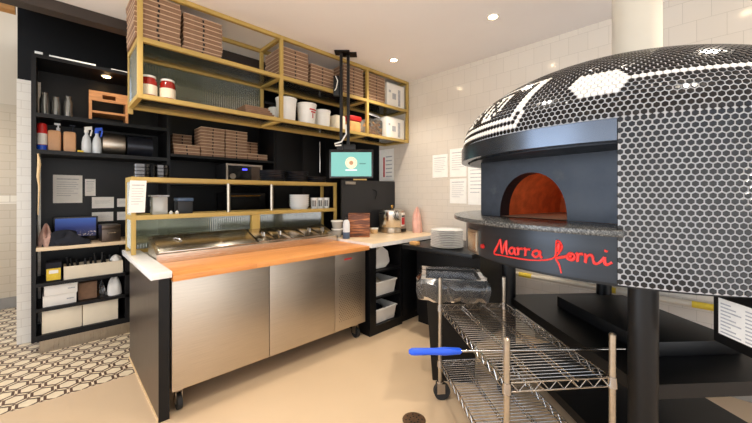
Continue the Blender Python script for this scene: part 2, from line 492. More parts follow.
# goods on the tall unit ------------------------------------------------
def jar_bm(mb, x, y, z, r, h): mb.lathe([(r * .95, 0), (r, .02), (r, h * .72), (r * .75, h * .86), (r * .75, h), (r * .7, h), (r * .7, h * .86), (r * .93, h * .7), (r * .93, .03), (0.0001, .02)], (x, y, z), 20)
gz = 2.11
glass_lab = ['left', 'middle', 'right']
for i, x in enumerate((-.07, .004, .086)):
    m = MB(); jar_bm(m, x, 4.27, gz + .0, .034, .215 - .025 * (i == 1))
    tag(m.build('glass_jar', 'jar_glass', smooth=True), 'clear empty glass jar, %s of three on the top left shelf' % glass_lab[i], 'jar', 'glass jars on the top shelf')
# wooden crate with hand hole
cr = thing('wooden_crate', 'light wooden crate with an oval hand hole on the top left shelf', 'crate', (.385, 4.27, gz), rad(-3))
fr = MB()
for (xa, xb, za, zb) in ((-.15, .15, .255, .285), (-.15, .15, .19, .215), (-.15, -.05, .215, .255), (.05, .15, .215, .255)): fr.bx(xa, xb, -.13, -.112, za, zb)
fr.build('front_board', 'wood_light', cr, local=True)
for sx in (-1, 1):
    MB().bx(sx * .15 - (.022 if sx > 0 else 0), sx * .15 + (.022 if sx < 0 else 0), -.112, .13, 0, .285).build('end_board', 'wood_light', cr, local=True)
    MB().bx(sx * .15 - (.022 if sx > 0 else 0), sx * .15 + (.022 if sx < 0 else 0), -.13, -.1125, 0, .189).build('front_leg', 'wood_light', cr, local=True)
MB().bx(-.128, .128, -.112, .13, .268, .284).build('top_board', 'wood_light', cr, local=True)
MB().bx(-.128, .128, -.125, .13, .075, .095).build('shelf_board', 'wood_light', cr, local=True)
# bottles on shelf two
bz = 1.79
def bottle(name, label, cat, x, y, z, prof, mat, cap=None, group=None):
    t = thing(name, label, cat, (x, y, z), 0, group)
    MB().lathe(prof, n=18).build('body', mat, t, local=True, smooth=True)
    return t
t = bottle('canister', 'red and white canister with a blue foot, leftmost on the bottle shelf', 'canister', -.0855, 4.22, bz, [(.032, .05), (.034, .06), (.034, .21), (.03, .24), (.015, .25)], 'red_plastic')
MB().lathe([(.0345, .055), (.035, .06), (.035, .15), (.0345, .155)], n=18).build('label_band', 'white_plastic', t, local=True, smooth=True)
MB().lathe([(.034, 0), (.034, .05)], n=18).build('base_ring', 'blue_plastic', t, local=True, smooth=True)
for i, x in enumerate((-.006, .096)):
    t = thing('soap_jug', 'tan plastic soap jug with pump, %s of the pair on the bottle shelf' % ('left' if i == 0 else 'right'), 'bottle', (x, 4.25, bz), 0, 'soap jugs')
    MB().bx(-.045, .045, -.06, .06, 0, .195).build('body', 'soap_tan', t, local=True, bevel=.022)
    p = MB().cyl((.025, 0, .195), (.025, 0, .225), .014, n=12); p.cyl((.025, 0, .225), (.025, 0, .255), .006, n=8); p.bx(.0, .04, -.01, .01, .25, .266)
    p.build('pump', ['spray_white', 'dark_cloth'][i], t, local=True)
for i, x in enumerate((.214, .291)):
    t = thing('spray_bottle', ['translucent spray bottle with white nozzle on the bottle shelf', 'white spray bottle with bright blue trigger on the bottle shelf'][i], 'bottle', (x, 4.2, bz), 0, 'spray bottles')
    MB().lathe([(.032, 0), (.036, .01), (.036, .1), (.028, .15), (.013, .18), (.013, .2)], n=18).build('body', 'spray_white', t, local=True, smooth=True)
    hd = MB(); hd.cyl((0, 0, .2), (0, 0, .225), .018, n=12); hd.obx((-.015, -.01, .222), (.055, 0, .012), (0, .02, 0), (0, 0, .03)); hd.obx((.022, -.006, .17), (.012, 0, 0), (0, .012, 0), (.012, 0, .06))
    hd.build('trigger', ['white_plastic', 'blue_plastic'][i], t, local=True)
tag(MB().bx(.148, .19, 4.12, 4.19, bz, bz + .018).build('sponge', 'print_yellow', bevel=.004), 'small yellow sponge at the edge of the bottle shelf', 'sponge')
# dark rolls / canister stack lying on bottle shelf
t = tag(MB().lathe([(.0001, 0), (.11, 0), (.114, .015), (.114, .165), (.11, .18), (.0001, .18)], n=28).build('roll', 'brushed_steel', smooth=True, local=True, loc=(.335, 4.3, bz + .115)), 'brushed steel drum lying on its side on the bottle shelf', 'drum')
t.rotation_euler = (0, rad(90), 0)
for k in range(1):
    t = thing('round_tin', 'dark round tin lying on its side beside the steel drum', 'tin', (.67, 4.3, bz), 0)
    MB().cyl((-.14, 0, .115), (.08, 0, .115), .114, n=28).build('body', 'dark_pan', t, local=True, smooth=True)
# hanging strip / apron on the left side of the unit
tag(MB().tube([(-.108, 4.09, 1.75), (-.10, 4.085, 1.66), (-.108, 4.09, 1.55), (-.1, 4.09, 1.46), (-.108, 4.09, 1.22)], [.006, .012, .01, .006, .003], 8).build('hanging_strap', 'print_tan', smooth=True), 'thin tan cloth strap hanging down inside the left shelving unit', 'strap')
# notices on the back of the unit
def notice(name, label, p0, u, w, lines, mats, group=None, thick=.003, cat='notice'):
    """sheet at corner p0 with edge vectors u (across) and w (up); printed lines stand a hair proud"""
    p0, u, w = Vector(p0), Vector(u), Vector(w); nrm = u.cross(w).normalized()
    t = thing(name, label, cat, tuple(p0 + u * .5), 0, group)
    MB().obx(p0, u, w, -nrm * thick).build('sheet', mats[0], t)
    if lines:
        m = MB()
        for (a0, a1, b0, b1) in lines: m.obx(p0 + u * a0 + w * b0 + nrm * .0002, u * (a1 - a0), w * (b1 - b0), nrm * .0006)
        m.build('print', mats[1], t)
    return t
TXT = [(.12, .88, .84, .87), (.12, .8, .74, .755), (.12, .85, .66, .675), (.12, .78, .58, .595), (.12, .86, .5, .515), (.12, .7, .42, .435), (.12, .84, .34, .355), (.12, .6, .26, .275)]
yb = UY1 - .0265
notice('notice', 'largest printed notice pinned inside the tall black shelving unit', (-.017, yb, 1.31), (.216, 0, 0), (0, 0, .28), TXT, ['paper', 'print_grey'], 'notices in the shelving unit')
notice('notice', 'narrow printed notice to the right of the largest one', (.219, yb, 1.38), (.083, 0, 0), (0, 0, .175), TXT, ['paper', 'print_grey'], 'notices in the shelving unit')
notice('notice', 'upper landscape notice low on the right of the shelving unit back', (.273, yb, 1.25), (.18, 0, 0), (0, 0, .118), TXT[2:6], ['paper', 'print_grey'], 'notices in the shelving unit')
notice('notice', 'lower landscape notice just above the metal box', (.273, yb, 1.11), (.175, 0, 0), (0, 0, .098), TXT[2:6], ['paper', 'print_grey'], 'notices in the shelving unit')
notice('notice', 'upper notice half hidden by the left end of the gold sneeze guard', (.481, yb, 1.26), (.14, 0, 0), (0, 0, .09), TXT[2:6], ['paper', 'print_grey'], 'notices in the shelving unit')
notice('notice', 'lower notice half hidden by the left end of the gold sneeze guard', (.481, yb, 1.115), (.14, 0, 0), (0, 0, .09), TXT[2:6], ['paper', 'print_grey'], 'notices in the shelving unit')
# counter: picture screen, metal box, clothes
t = thing('display_screen', 'dark framed display with a blue night picture on the left counter', 'screen', (.147, 4.4, .93), rad(-3))
MB().bx(-.165, .165, 0, .03, .0, .245).build('frame', 'black_gloss', t, local=True, bevel=.004)
MB().bx(-.15, .15, -.003, .0, .05, .23).build('screen', 'tablet_picture', t, local=True)
t = thing('metal_box', 'brown grey metal cash box with handle on the left counter', 'box', (.39, 4.23, .93), rad(4))
MB().bx(-.073, .073, -.09, .09, 0, .125).build('body', 'bronze_steel', t, local=True, bevel=.006)
MB().bx(-.075, .075, -.092, .092, .127, .165).build('lid', 'bronze_steel', t, local=True, bevel=.006)
MB().tube([(-.03, -.09, .08), (-.03, -.105, .09), (.03, -.105, .09), (.03, -.09, .08)], .004).build('handle', 'chrome', t, local=True)
def heap(name, label, cat, c, sx, sy, sz, mat, seed, bump=.35):
    """crumpled cloth lump"""
    rn = random.Random(seed); n, k = 28, 10; vs = []; fs = []
    ph = [(rn.uniform(2, 6), rn.uniform(0, 6.28), rn.uniform(.5, 1)) for _ in range(6)]
    for j in range(k + 1):
        el = PI / 2 * j / k
        for i in range(n):
            a = 2 * PI * i / n
            w = 1 + bump * .25 * sum(q * math.sin(round(f) * a + p + 3 * el) for f, p, q in ph) / 2
            vs.append((sx * math.cos(a) * math.cos(el) * w, sy * math.sin(a) * math.cos(el) * w, sz * math.sin(el) * (1 + .3 * bump * math.sin(3 * a + ph[0][1]))))
    for j in range(k):
        for i in range(n):
            i2 = (i + 1) % n; fs.append((j * n + i, j * n + i2, (j + 1) * n + i2, (j + 1) * n + i))
    fs.append(tuple(range(n - 1, -1, -1)))
    return tag(MB().add(vs, fs).build(name, mat, local=True, smooth=True, loc=c), label, cat)
heap('cloth', 'crumpled pink towel at the left end of the left counter', 'cloth', (-.06, 4.25, .93), .05, .11, .15, 'pink_cloth', 3, 1.2)
heap('jacket', 'dark folded jacket heaped in front of the blue display', 'jacket', (.07, 4.2, .93), .17, .10, .1, 'dark_cloth', 5, 1.3)
# lower shelves
zc = .615
t = thing('tea_carton', 'small carton with a yellow front on the upper lower shelf', 'carton', (-.011, 4.22, zc))
MB().bx(-.05, .05, -.08, .08, 0, .165).build('body', 'dark_cloth', t, local=True)
MB().bx(-.046, .046, -.082, -.0802, .01, .115).build('label_patch', 'print_yellow', t, local=True)
MB().bx(-.03, .03, -.0835, -.0822, .07, .1).build('print', 'paper', t, local=True)
t = thing('utensil_tray', 'long low white tray filled with dark utensils on a lower shelf', 'tray', (.27, 4.22, zc))
tr = MB(); tr.bx(-.215, .215, -.09, .09, 0, .008); tr.bx(-.215, .215, -.09, -.082, .008, .12); tr.bx(-.215, .215, .082, .09, .008, .12); tr.bx(-.215, -.207, -.082, .082, .008, .12); tr.bx(.207, .215, -.082, .082, .008, .12)
tr.build('tray', 'cream_carton', t, local=True)
for k in range(9):
    xx = .09 + k * .04; a = random.uniform(-.06, .06)
    tag(MB().cyl((xx, 4.22 + random.uniform(-.02, .02), zc + .012), (xx + a * .5, 4.22 + .0, zc + .16 + random.uniform(0, .05)), .008, .012, 8).build('utensil', 'black_plastic', loc=None), 'dark utensil standing in the long white tray', 'utensil', 'utensils in the white tray')
heap('napkin', 'white folded napkins on the right end of the utensil tray', 'napkin', (.435, 4.19, zc + .122), .045, .055, .05, 'paper', 8)
zc = .395
def carton(name, label, x0, x1, y0, y1, z0, z1, mat, cat='carton', group=None, pr=None, parts=True):
    t = thing(name, label, cat, ((x0 + x1) / 2, (y0 + y1) / 2, z0), 0, group)
    MB().bx(x0, x1, y0, y1, z0, z1 - .008).build('body', mat, t, bevel=.002)
    MB().bx(x0 - .002, x1 + .002, y0 - .002, y1 + .002, z1 - .006, z1).build('lid', mat, t)
    if pr:
        m = MB()
        for (a0, a1, b0, b1) in pr: m.bx(x0 + (x1 - x0) * a0, x0 + (x1 - x0) * a1, y0 - .003, y0 - .0004, z0 + (z1 - z0) * b0, z0 + (z1 - z0) * b1)
        m.build('print', 'print_grey', t)
    return t
carton('flat_carton', 'lower of two flat white cartons on the middle lower shelf', -.08, .14, 4.13, 4.45, zc, zc + .095, 'white_carton', 'carton', 'flat white cartons', [(.7, .92, .45, .55)])
carton('flat_carton', 'upper of two flat white cartons on the middle lower shelf', -.072, .148, 4.13, 4.45, zc + .096, zc + .185, 'white_carton', 'carton', 'flat white cartons', [(.7, .92, .45, .55)])
carton('brown_carton', 'plain brown cardboard carton in the middle of the lower shelf', 0.155, .29, 4.18, 4.42, zc, zc + .16, 'cardboard')
heap('napkin_pack', 'white packet of napkins wrapped in clear film', 'packet', (.427, 4.22, zc), .062, .08, .17, 'paper', 11, .3)
heap('film_bag', 'clear crumpled plastic bag between brown carton and napkins', 'bag', (.33, 4.24, zc), .036, .06, .13, 'clear_bag', 12, .6)
carton('large_carton', 'large cream carton on the bottom shelf, left of the two', -.085, .178, 4.13, 4.47, .161, .358, 'cream_carton', 'carton', 'large cream cartons')
carton('large_carton', 'large cream carton on the bottom shelf, right of the two', .184, .446, 4.13, 4.47, .161, .358, 'cream_carton', 'carton', 'large cream cartons')
# papers on top of unit
for i, (x, w, r) in enumerate(((-.105, .05, 0), (.12, .32, .0), (.55, .3, .0))):
    tag(MB().lathe([(.0001, 0), (.02, 0), (.02, w), (.0001, w)], n=12).build('paper_roll', 'paper', smooth=True, local=True, loc=(x - w / 2, 4.16 + .03 * i, UT + .02)),
        ['short white paper roll at the top left corner of the black unit', 'longest white paper roll lying on top of the black unit', 'white paper roll near the right end of the black unit top'][i], 'paper roll', 'paper rolls on the unit').rotation_euler = (0, rad(90), 0)

# ------------------------------------------------------------------ pizza boxes
def make_box(w=.283, d=.35, h=.036):
    t = thing('pizza_box', 'brown cardboard pizza box', 'pizza box')
    b = MB(); b.bx(-w / 2, w / 2, -d / 2 + .004, d / 2, 0, h - .007)
    b.bx(-w / 2, -.007, -d / 2, -d / 2 + .004, 0, h - .007); b.bx(.007, w / 2, -d / 2, -d / 2 + .004, 0, h - .007)
    b.build('tray', 'cardboard', t, local=True)
    MB().bx(-w / 2 - .002, w / 2 + .002, -d / 2 - .003, d / 2 + .002, h - .0065, h - .001).build('lid', 'cardboard_edge', t, local=True)
    MB().bx(-.007, .007, -d / 2 + .0035, -d / 2 + .0039, .004, h - .012).build('slot', 'black_plastic', t, local=True)
    return t
box0 = make_box(); used = [False]
box_s = None
def stack(proto, x, y, z, n, h, where, group, jit=.004):
    for k in range(n):
        if proto['first']: o = proto; proto['first'] = 0
        else: o = copy_tree(proto)
        o.location = (x + random.uniform(-jit, jit), y + random.uniform(-jit, jit), z + k * h); o.rotation_euler = (0, 0, random.uniform(-.02, .02))
        o['label'] = 'pizza box, %s in the %s' % (place(k, n), where); o['group'] = group
box0['first'] = 1
SX0, SX1, SY0, SY1, SZ0, SZM, SZ1 = .41, WX - .006, 2.80, 3.24, 2.075, 2.475, CZ - .002
zb = SZM + .032
stack(box0, .538, 3.0, zb, 9, .0365, 'leftmost stack on the gold shelf', 'pizza boxes on the gold shelf')
stack(box0, .845, 3.01, zb, 8, .0365, 'second stack from left on the gold shelf', 'pizza boxes on the gold shelf')
stack(box0, 1.675, 3.01, zb, 8, .0365, 'stack right of the second gold post', 'pizza boxes on the gold shelf')
stack(box0, 1.99, 3.01, zb, 6, .0365, 'low stack behind the monitor pole', 'pizza boxes on the gold shelf')
stack(box0, 2.42, 3.01, zb, 9, .0365, 'stack just left of the third gold post', 'pizza boxes on the gold shelf')
stack(box0, 2.78, 3.01, zb, 9, .0365, 'stack beside the upper white carton', 'pizza boxes on the gold shelf')
del box0['first']
bs = make_box(.262, .26, .038); bs['first'] = 1
for nm, x, n, y in (('first low stack on the black shelf', 1.063, 3, 4.26), ('first tall stack on the black shelf', 1.335, 9, 4.26), ('second tall stack on the black shelf', 1.61, 9, 4.26), ('last low stack on the black shelf', 1.885, 2, 4.26)):
    stack(bs, x, y, 1.84, n, .038, nm, 'pizza boxes on the black shelf')
del bs['first']
bsd = make_box(.2, .12, .038); bsd['first'] = 1
for nm, x in (('dim stack behind the first low stack', 1.08), ('dim stack behind the last low stack', 1.9)): stack(bsd, x, 4.455, 1.84, 7, .038, nm, 'pizza boxes in the dark back of the black shelf')
del bsd['first']
# ------------------------------------------------------------------ overhead gold shelf
G = thing('overhead_shelf', 'long gold painted steel shelf hung from the ceiling above the counter', 'shelf', ((SX0 + SX1) / 2, (SY0 + SY1) / 2, SZ0))
w = .032
posts = [SX0, 1.495, 2.59, SX1 - w]
for i, x in enumerate(posts):
    for y in (SY0, SY1 - w):
        MB().bx(x, x + w, y, y + w, SZ0 - (0.04 if i == 0 and y > 3 else 0), SZ1).build('post', 'gold_paint', G, bevel=.002)
for z in (SZ0, SZM, SZ1 - w):
    for y in (SY0, SY1 - w):
        m = MB()
        for i in range(3): m.bx(posts[i] + w, posts[i + 1], y, y + w, z, z + w)
        m.build('rail', 'gold_paint', G)
    for x in posts: MB().bx(x, x + w, SY0 + w, SY1 - w, z, z + w).build('cross_rail', 'gold_paint', G)
for z in (SZ0, SZM):
    for i in range(3):
        MB().bx(posts[i] + w + .001, posts[i + 1] - .001, SY0 + w + .001, SY1 - w - .001, z + .02, z + .031).build('glass_shelf', 'shelf_glass', G)
def reeded(x0, x1, y, z0, z1, parent, axis='x', pitch=.02):
    """fluted glass sheet"""
    n = int((x1 - x0) / (pitch / 4)); vs = []; fs = []
    for i in range(n + 1):
        u = x0 + (x1 - x0) * i / n; dd = .0045 * math.sin(2 * PI * (u - x0) / pitch)
        for z in (z0, z1):
            for off in (-.004 + dd, .003):
                vs.append((u, y + off, z) if axis == 'x' else (y + off, u, z))
    for i in range(n):
        a = 4 * i
        fs += [(a, a + 4, a + 6, a + 2), (a + 1, a + 3, a + 7, a + 5), (a, a + 1, a + 5, a + 4), (a + 2, a + 6, a + 7, a + 3)]
    fs += [(0, 2, 3, 1), (4 * n, 4 * n + 1, 4 * n + 3, 4 * n + 2)]
    o = MB().add(vs, fs).build('reeded_glass', 'reeded_glass', parent, smooth=True)
    o['label'] = 'fluted glass panel'
    return o
reeded(SX0 + w, 1.494, SY1 - w / 2, SZ0 + w, SZM, G)
reeded(SY0 + w, SY1 - w, SX0 + w / 2, SZ0 + w, SZM, G, 'y')
# jars
zj = SZ0 + .032
def sauce_jar(x, y, label):
    t = thing('sauce_jar', label, 'jar', (x, y, zj), 0, 'red sauce jars')
    MB().lathe([(.047, 0), (.052, .008), (.052, .12), (.042, .145), (.0001, .145)], n=22).build('body', 'red_sauce', t, local=True, smooth=True)
    MB().lathe([(.0525, .018), (.053, .02), (.053, .088), (.0525, .09)], n=22).build('label_wrap', 'cream_carton', t, local=True, smooth=True)
    MB().lathe([(.044, .146), (.045, .148), (.045, .158), (.042, .161), (.0001, .161)], n=22).build('lid', 'white_plastic', t, local=True, smooth=True)
sauce_jar(.493, 2.90, 'red sauce jar with white label, left of two jars in front on the gold shelf')
sauce_jar(.613, 2.905, 'red sauce jar with white label, right of two jars in front on the gold shelf')
sauce_jar(.52, 3.08, 'red sauce jar behind the left end post of the gold shelf')
# flattened trays
for k in range(5):
    tag(MB().bx(1.19, 1.48 - .02 * k, 2.85, 3.14 - .02 * k, zj + .016 * k, zj + .016 * k + .014).build('paper_tray', 'cardboard', bevel=.002), 'flat brown paper tray, %s of the pile on the gold shelf' % place(k, 5), 'tray', 'flat brown trays')
def tub(name, label, x, y, z, r, h, pr=None, group='white tubs on the gold shelf'):
    t = thing(name, label, 'tub', (x, y, z), 0, group)
    MB().lathe([(r * .86, 0), (r * .88, .004), (r, h - .03), (r * 1.03, h - .03), (r * 1.03, h - .018), (.0001, h - .018)], n=28).build('body', 'white_plastic', t, local=True, smooth=True)
    MB().lathe([(r * 1.05, h - .0175), (r * 1.06, h - .012), (r * 1.05, h - .002), (r * .96, h), (.0001, h - .004)], n=28).build('lid', 'white_plastic', t, local=True, smooth=True)
    if pr:
        m = MB()
        for (a0, a1, z0, z1) in pr:
            n = 6; vs = []; 
            for i in range(n + 1):
                a = rad(a0 + (a1 - a0) * i / n)
                for z_ in (z0, z1):
                    rr_ = (r * .88 + (r * .12) * z_ / h) + .0025
                    vs.append((rr_ * math.cos(a), rr_ * math.sin(a), z_))
            m.add(vs, [(2 * i, 2 * i + 2, 2 * i + 3, 2 * i + 1) for i in range(n)])
        m.build('print', 'print_red', t, local=True, fix=False)
    return t
tub('plastic_tub', 'small white lidded tub behind the trays beside the second gold post', 1.62, 3.13, zj, .075, .17)
tub('plastic_tub', 'tall white lidded bucket in front beside the second gold post', 1.635, 2.945, zj, .098, .235)
tub('plastic_tub', 'white bucket with red print, second bucket right of the gold post', 1.87, 2.945, zj, .098, .225, [(-105, -45, .15, .165), (-95, -55, .125, .14), (-85, -78, .07, .12)])
tub('plastic_tub', 'white bucket with faint dark print, third right of the gold post', 2.085, 2.97, zj, .085, .2)
tag(MB().bx(2.2, 2.34, 2.88, 3.08, zj, zj + .17).build('paper_pack', 'cream_carton', bevel=.02), 'cream paper pack between the white buckets and the monitor pole', 'packet')
# bags
t = thing('chip_bag', 'clear bag of tan crisps closed with a red top', 'bag', (2.49, 2.96, zj))
MB().bx(-.085, .085, -.08, .08, 0, .14).build('crisps', 'bread_tan', t, local=True, bevel=.03)
MB().bx(-.09, .09, -.085, .085, .141, .20).build('red_top', 'red_plastic', t, local=True, bevel=.018)
t = thing('bread_bag', 'open clear bag full of tan crisps right of the third gold post', 'bag', (2.78, 2.95, zj))
cr_ = MB()
for k in range(46):
    a = random.uniform(0, 6.28); p = Vector((random.uniform(-.09, .1), random.uniform(-.085, -.02), random.uniform(.015, .17)))
    cr_.tube([p, p + Vector((.03 * math.cos(a), 0, .03 * math.sin(a))), p + Vector((.06 * math.cos(a + .6), .01, .05 * math.sin(a + .5)))], [.012, .016, .008], 7)
o = cr_.build('crisps', 'bread_tan', t, local=True, smooth=True); o['kind'] = 'stuff'
MB().bx(-.11, .125, -.105, .07, 0, .205).build('bag', 'clear_film', t, local=True, bevel=.03)
def shelfbox(label, x0, x1, z0, z1):
    t = carton('white_carton', label, x0, x1, 2.84, 3.12, z0, z1, 'white_carton', 'carton', 'white cartons at the wall end of the gold shelf', [(.3, .5, .35, .6), (.62, .75, .1, .8), (.1, .2, .6, .7)])
    return t
shelfbox('upper white carton at the wall end of the gold shelf', 2.97, 3.30, SZM + .032, SZM + .33)
shelfbox('lower white carton at the wall end of the gold shelf', 2.96, 3.30, SZ0 + .032, SZ0 + .3)
notice('foil_sheet', 'pale grey foil sheet lying over the bags on the gold shelf', (2.66, 2.85, zj + .24), (.26, .05, .0), (0, .05, .05), None, ['print_grey'], cat='sheet')

# ------------------------------------------------------------------ ceiling-hung monitor
phx = rad(45.65 - 90)
mon = thing('ceiling_monitor', 'flat monitor with a teal screen hung from the ceiling on black poles', 'monitor', (2.21, 2.63, 1.5), phx)
# local: x right across the view, y away from viewer
for i, xx in enumerate((-.105, -.035)):
    pm = MB().bx(xx - .065, xx + .09, -.06 + .05 * i, .05 + .05 * i, CZ - 1.5 - .012, CZ - 1.5 - .001).build('ceiling_plate', 'black_metal', mon, local=True)
    MB().bx(xx - .015, xx + .015, -.018 + .04 * i, .018 + .04 * i, .36, CZ - 1.5 - .0125).build('pole', 'black_metal', mon, local=True)
MB().bx(-.185, -.121, -.03, .02, .92, 1.13).build('junction_box', 'black_plastic', mon, local=True, bevel=.01)
MB().bx(-.15, .04, -.0, .06, .362, .42).build('bracket', 'black_metal', mon, local=True, bevel=.006)
ca = MB().tube([(-.16, -.036, 1.12), (-.135, -.06, 1.06), (-.15, -.05, .99), (-.17, -.035, .97)], .005, 8)
ca.build('cable', 'white_plastic', mon, local=True, smooth=True)
MB().tube([(-.055, -.02, .62), (-.05, -.03, .52), (-.1, -.03, .44), (-.17, -.03, .42), (-.16, -.035, .4), (-.1, -.035, .405)], .008, 8).build('cable', 'white_plastic', mon, local=True, smooth=True)
hs = MB().bx(-.229, .229, .0, .035, .065, .365).build('housing', 'black_gloss', mon, local=True, bevel=.004)
MB().bx(-.21, .21, -.004, -.0005, .085, .335).build('screen', 'screen_teal', hs, local=True)
MB().cyl((0, -.0042, .225), (0, -.0062, .225), .062, n=32).build('logo_disc', 'screen_cream', hs, local=True)
lg = MB()
for k in range(12):
    a = 2 * PI * k / 12; lg.cyl((.05 * math.cos(a), -.0063, .225 + .05 * math.sin(a)), (.05 * math.cos(a), -.0069, .225 + .05 * math.sin(a)), .004, n=8)
lg.cyl((0, -.0063, .225), (0, -.0069, .225), .022, n=20)
lg.build('logo_mark', 'soap_tan', hs, local=True)
m = MB()
m.bx(-.06, .06, -.0055, -.0042, .144, .155)
m.build('caption', 'screen_white', hs, local=True)
MB().bx(.085, .15, -.0055, -.0042, .212, .22).build('side_caption', 'screen_dark', hs, local=True)
MB().bx(.02, .16, .0, .03, .045, .058).build('speaker_bar', 'gold_paint', mon, local=True)

# ------------------------------------------------------------------ counter end, prep table
E = thing('counter_end', 'dark bronze end panel with a white marble slab at the left of the counter', 'counter', (.47, 2.9, 0))
MB().bx(.455, .505, 2.37, 3.48, 0, .882).build('end_panel', 'bronze_steel', E)
MB().bx(.451, .509, 2.36, 2.3695, 0, .882).build('front_edge', 'black_cabinet', E)
MB().bx(.447, .4545, 2.37, 3.48, 0, .012).build('floor_trim', 'print_tan', E)
MB().bx(.405, .517, 2.33, 3.50, .883, .924).build('marble_slab', 'marble', E, bevel=.004)

P = thing('prep_table', 'stainless steel refrigerated prep table on casters with two doors', 'prep table', (1.34, 2.75, 0))
MB().bx(.522, 2.165, 2.385, 3.12, .155, .853).build('body', 'brushed_steel', P)
def door(x0, x1):
    d = MB().bx(x0 + .002, x1 - .002, 2.36, 2.3845, .155, .85).build('door', 'brushed_steel', P, bevel=.003)
    return d
door(.52, 1.17); door(1.17, 1.795)
gr = MB().bx(1.797, 2.163, 2.362, 2.3845, .155, .85).build('grille_panel', 'brushed_steel', P, bevel=.003)
m = MB()
for r_ in range(26):
    for c_ in range(13):
        x = 1.845 + c_ * .021 + (.0105 if r_ % 2 else 0); z = .24 + r_ * .0165
        m.add([(x - .0045, 2.3612, z), (x, 2.3612, z - .0045), (x + .0045, 2.3612, z), (x, 2.3612, z + .0045)], [(0, 1, 2, 3)])
m.build('vent_holes', 'black_plastic', gr, fix=False)
MB().bx(1.9, 1.99, 2.3595, 2.3617, .79, .805).build('badge', 'print_red', gr)
def caster(x, y, par, z=.155, r=.05, wheel='rubber'):
    c = MB(); c.bx(x - .035, x + .035, y - .035, y + .035, z - .012, z - .0005); c.cyl((x, y, z - .012), (x, y, z - .03), .02, n=12)
    for s_ in (-1, 1): c.obx((x + s_ * .018 - .002, y - .022, r - .01), (.004, 0, 0), (0, .044, 0), (0, 0, z - .03 - r + .01))
    c.bx(x - .02, x + .02, y - .022, y + .022, z - .034, z - .0295)
    o = c.build('caster', 'dull_chrome', par)
    MB().cyl((x - .014, y - .008, r), (x + .014, y - .008, r), r, n=20).build('wheel', wheel, o, smooth=True)
    return o
for x, y in ((.575, 2.44), (2.1, 2.44), (.575, 3.05), (2.1, 3.05)): caster(x, y, P)
# raised pan rail, sloping up to the back
yf, ybk, zf, zk = 2.815, 3.12, .955, 1.06
def slope(y): return zf + (zk - zf) * (y - yf) / (ybk - yf)
x0, x1 = .525, 2.175
h = MB()
h.add([(x0, yf, .854), (x0, ybk, .854), (x0, ybk, zk), (x0, yf, zf)], [(0, 1, 2, 3)])
h.add([(x1, yf, .854), (x1, ybk, .854), (x1, ybk, zk), (x1, yf, zf)], [(3, 2, 1, 0)])
h.add([(x0, yf, .854), (x0, yf, zf), (x1, yf, zf), (x1, yf, .854)], [(3, 2, 1, 0)])
h.add([(x0, ybk, .854), (x0, ybk, zk), (x1, ybk, zk), (x1, ybk, .854)], [(0, 1, 2, 3)])
def sl(xa, xb, ya, yb_, lift=0.):
    h.add([(xa, ya, slope(ya) + lift), (xb, ya, slope(ya) + lift), (xb, yb_, slope(yb_) + lift), (xa, yb_, slope(yb_) + lift)], [(0, 1, 2, 3)])
sl(x0, x1, yf, yf + .03); sl(x0, x1, ybk - .03, ybk); sl(x0, x0 + .03, yf + .03, ybk - .03); sl(x1 - .03, x1, yf + .03, ybk - .03)
h.bx(x0 + .02, x1 - .02, yf + .02, ybk - .02, .856, .87)
h.build('pan_rail', 'brushed_flat', P, fix=False)
# lids over the pans
def lid(x0_, x1_, nm='rail_lid'):
    a, b = yf + .012, ybk - .012
    vs = []
    for (x, y, dz) in ((x0_, a, .002), (x1_, a, .002), (x1_, b, .002), (x0_, b, .002), (x0_, a, .012), (x1_, a, .012), (x1_, b, .012), (x0_, b, .012)): vs.append((x, y, slope(y) + dz))
    return MB().add(vs, [(3, 2, 1, 0), (4, 5, 6, 7), (0, 1, 5, 4), (1, 2, 6, 5), (2, 3, 7, 6), (3, 0, 4, 7)]).build(nm, 'brushed_flat', P, bevel=.003)
L1 = lid(.545, 1.29)
k_ = MB().tube([(.68, 3.02, slope(3.02) + .012), (.69, 3.015, slope(3.015) + .024), (.72, 2.975, slope(2.975) + .024), (.725, 2.97, slope(2.97) + .012)], .005, 8)
k_.build('lid_handle', 'chrome', L1, smooth=True)
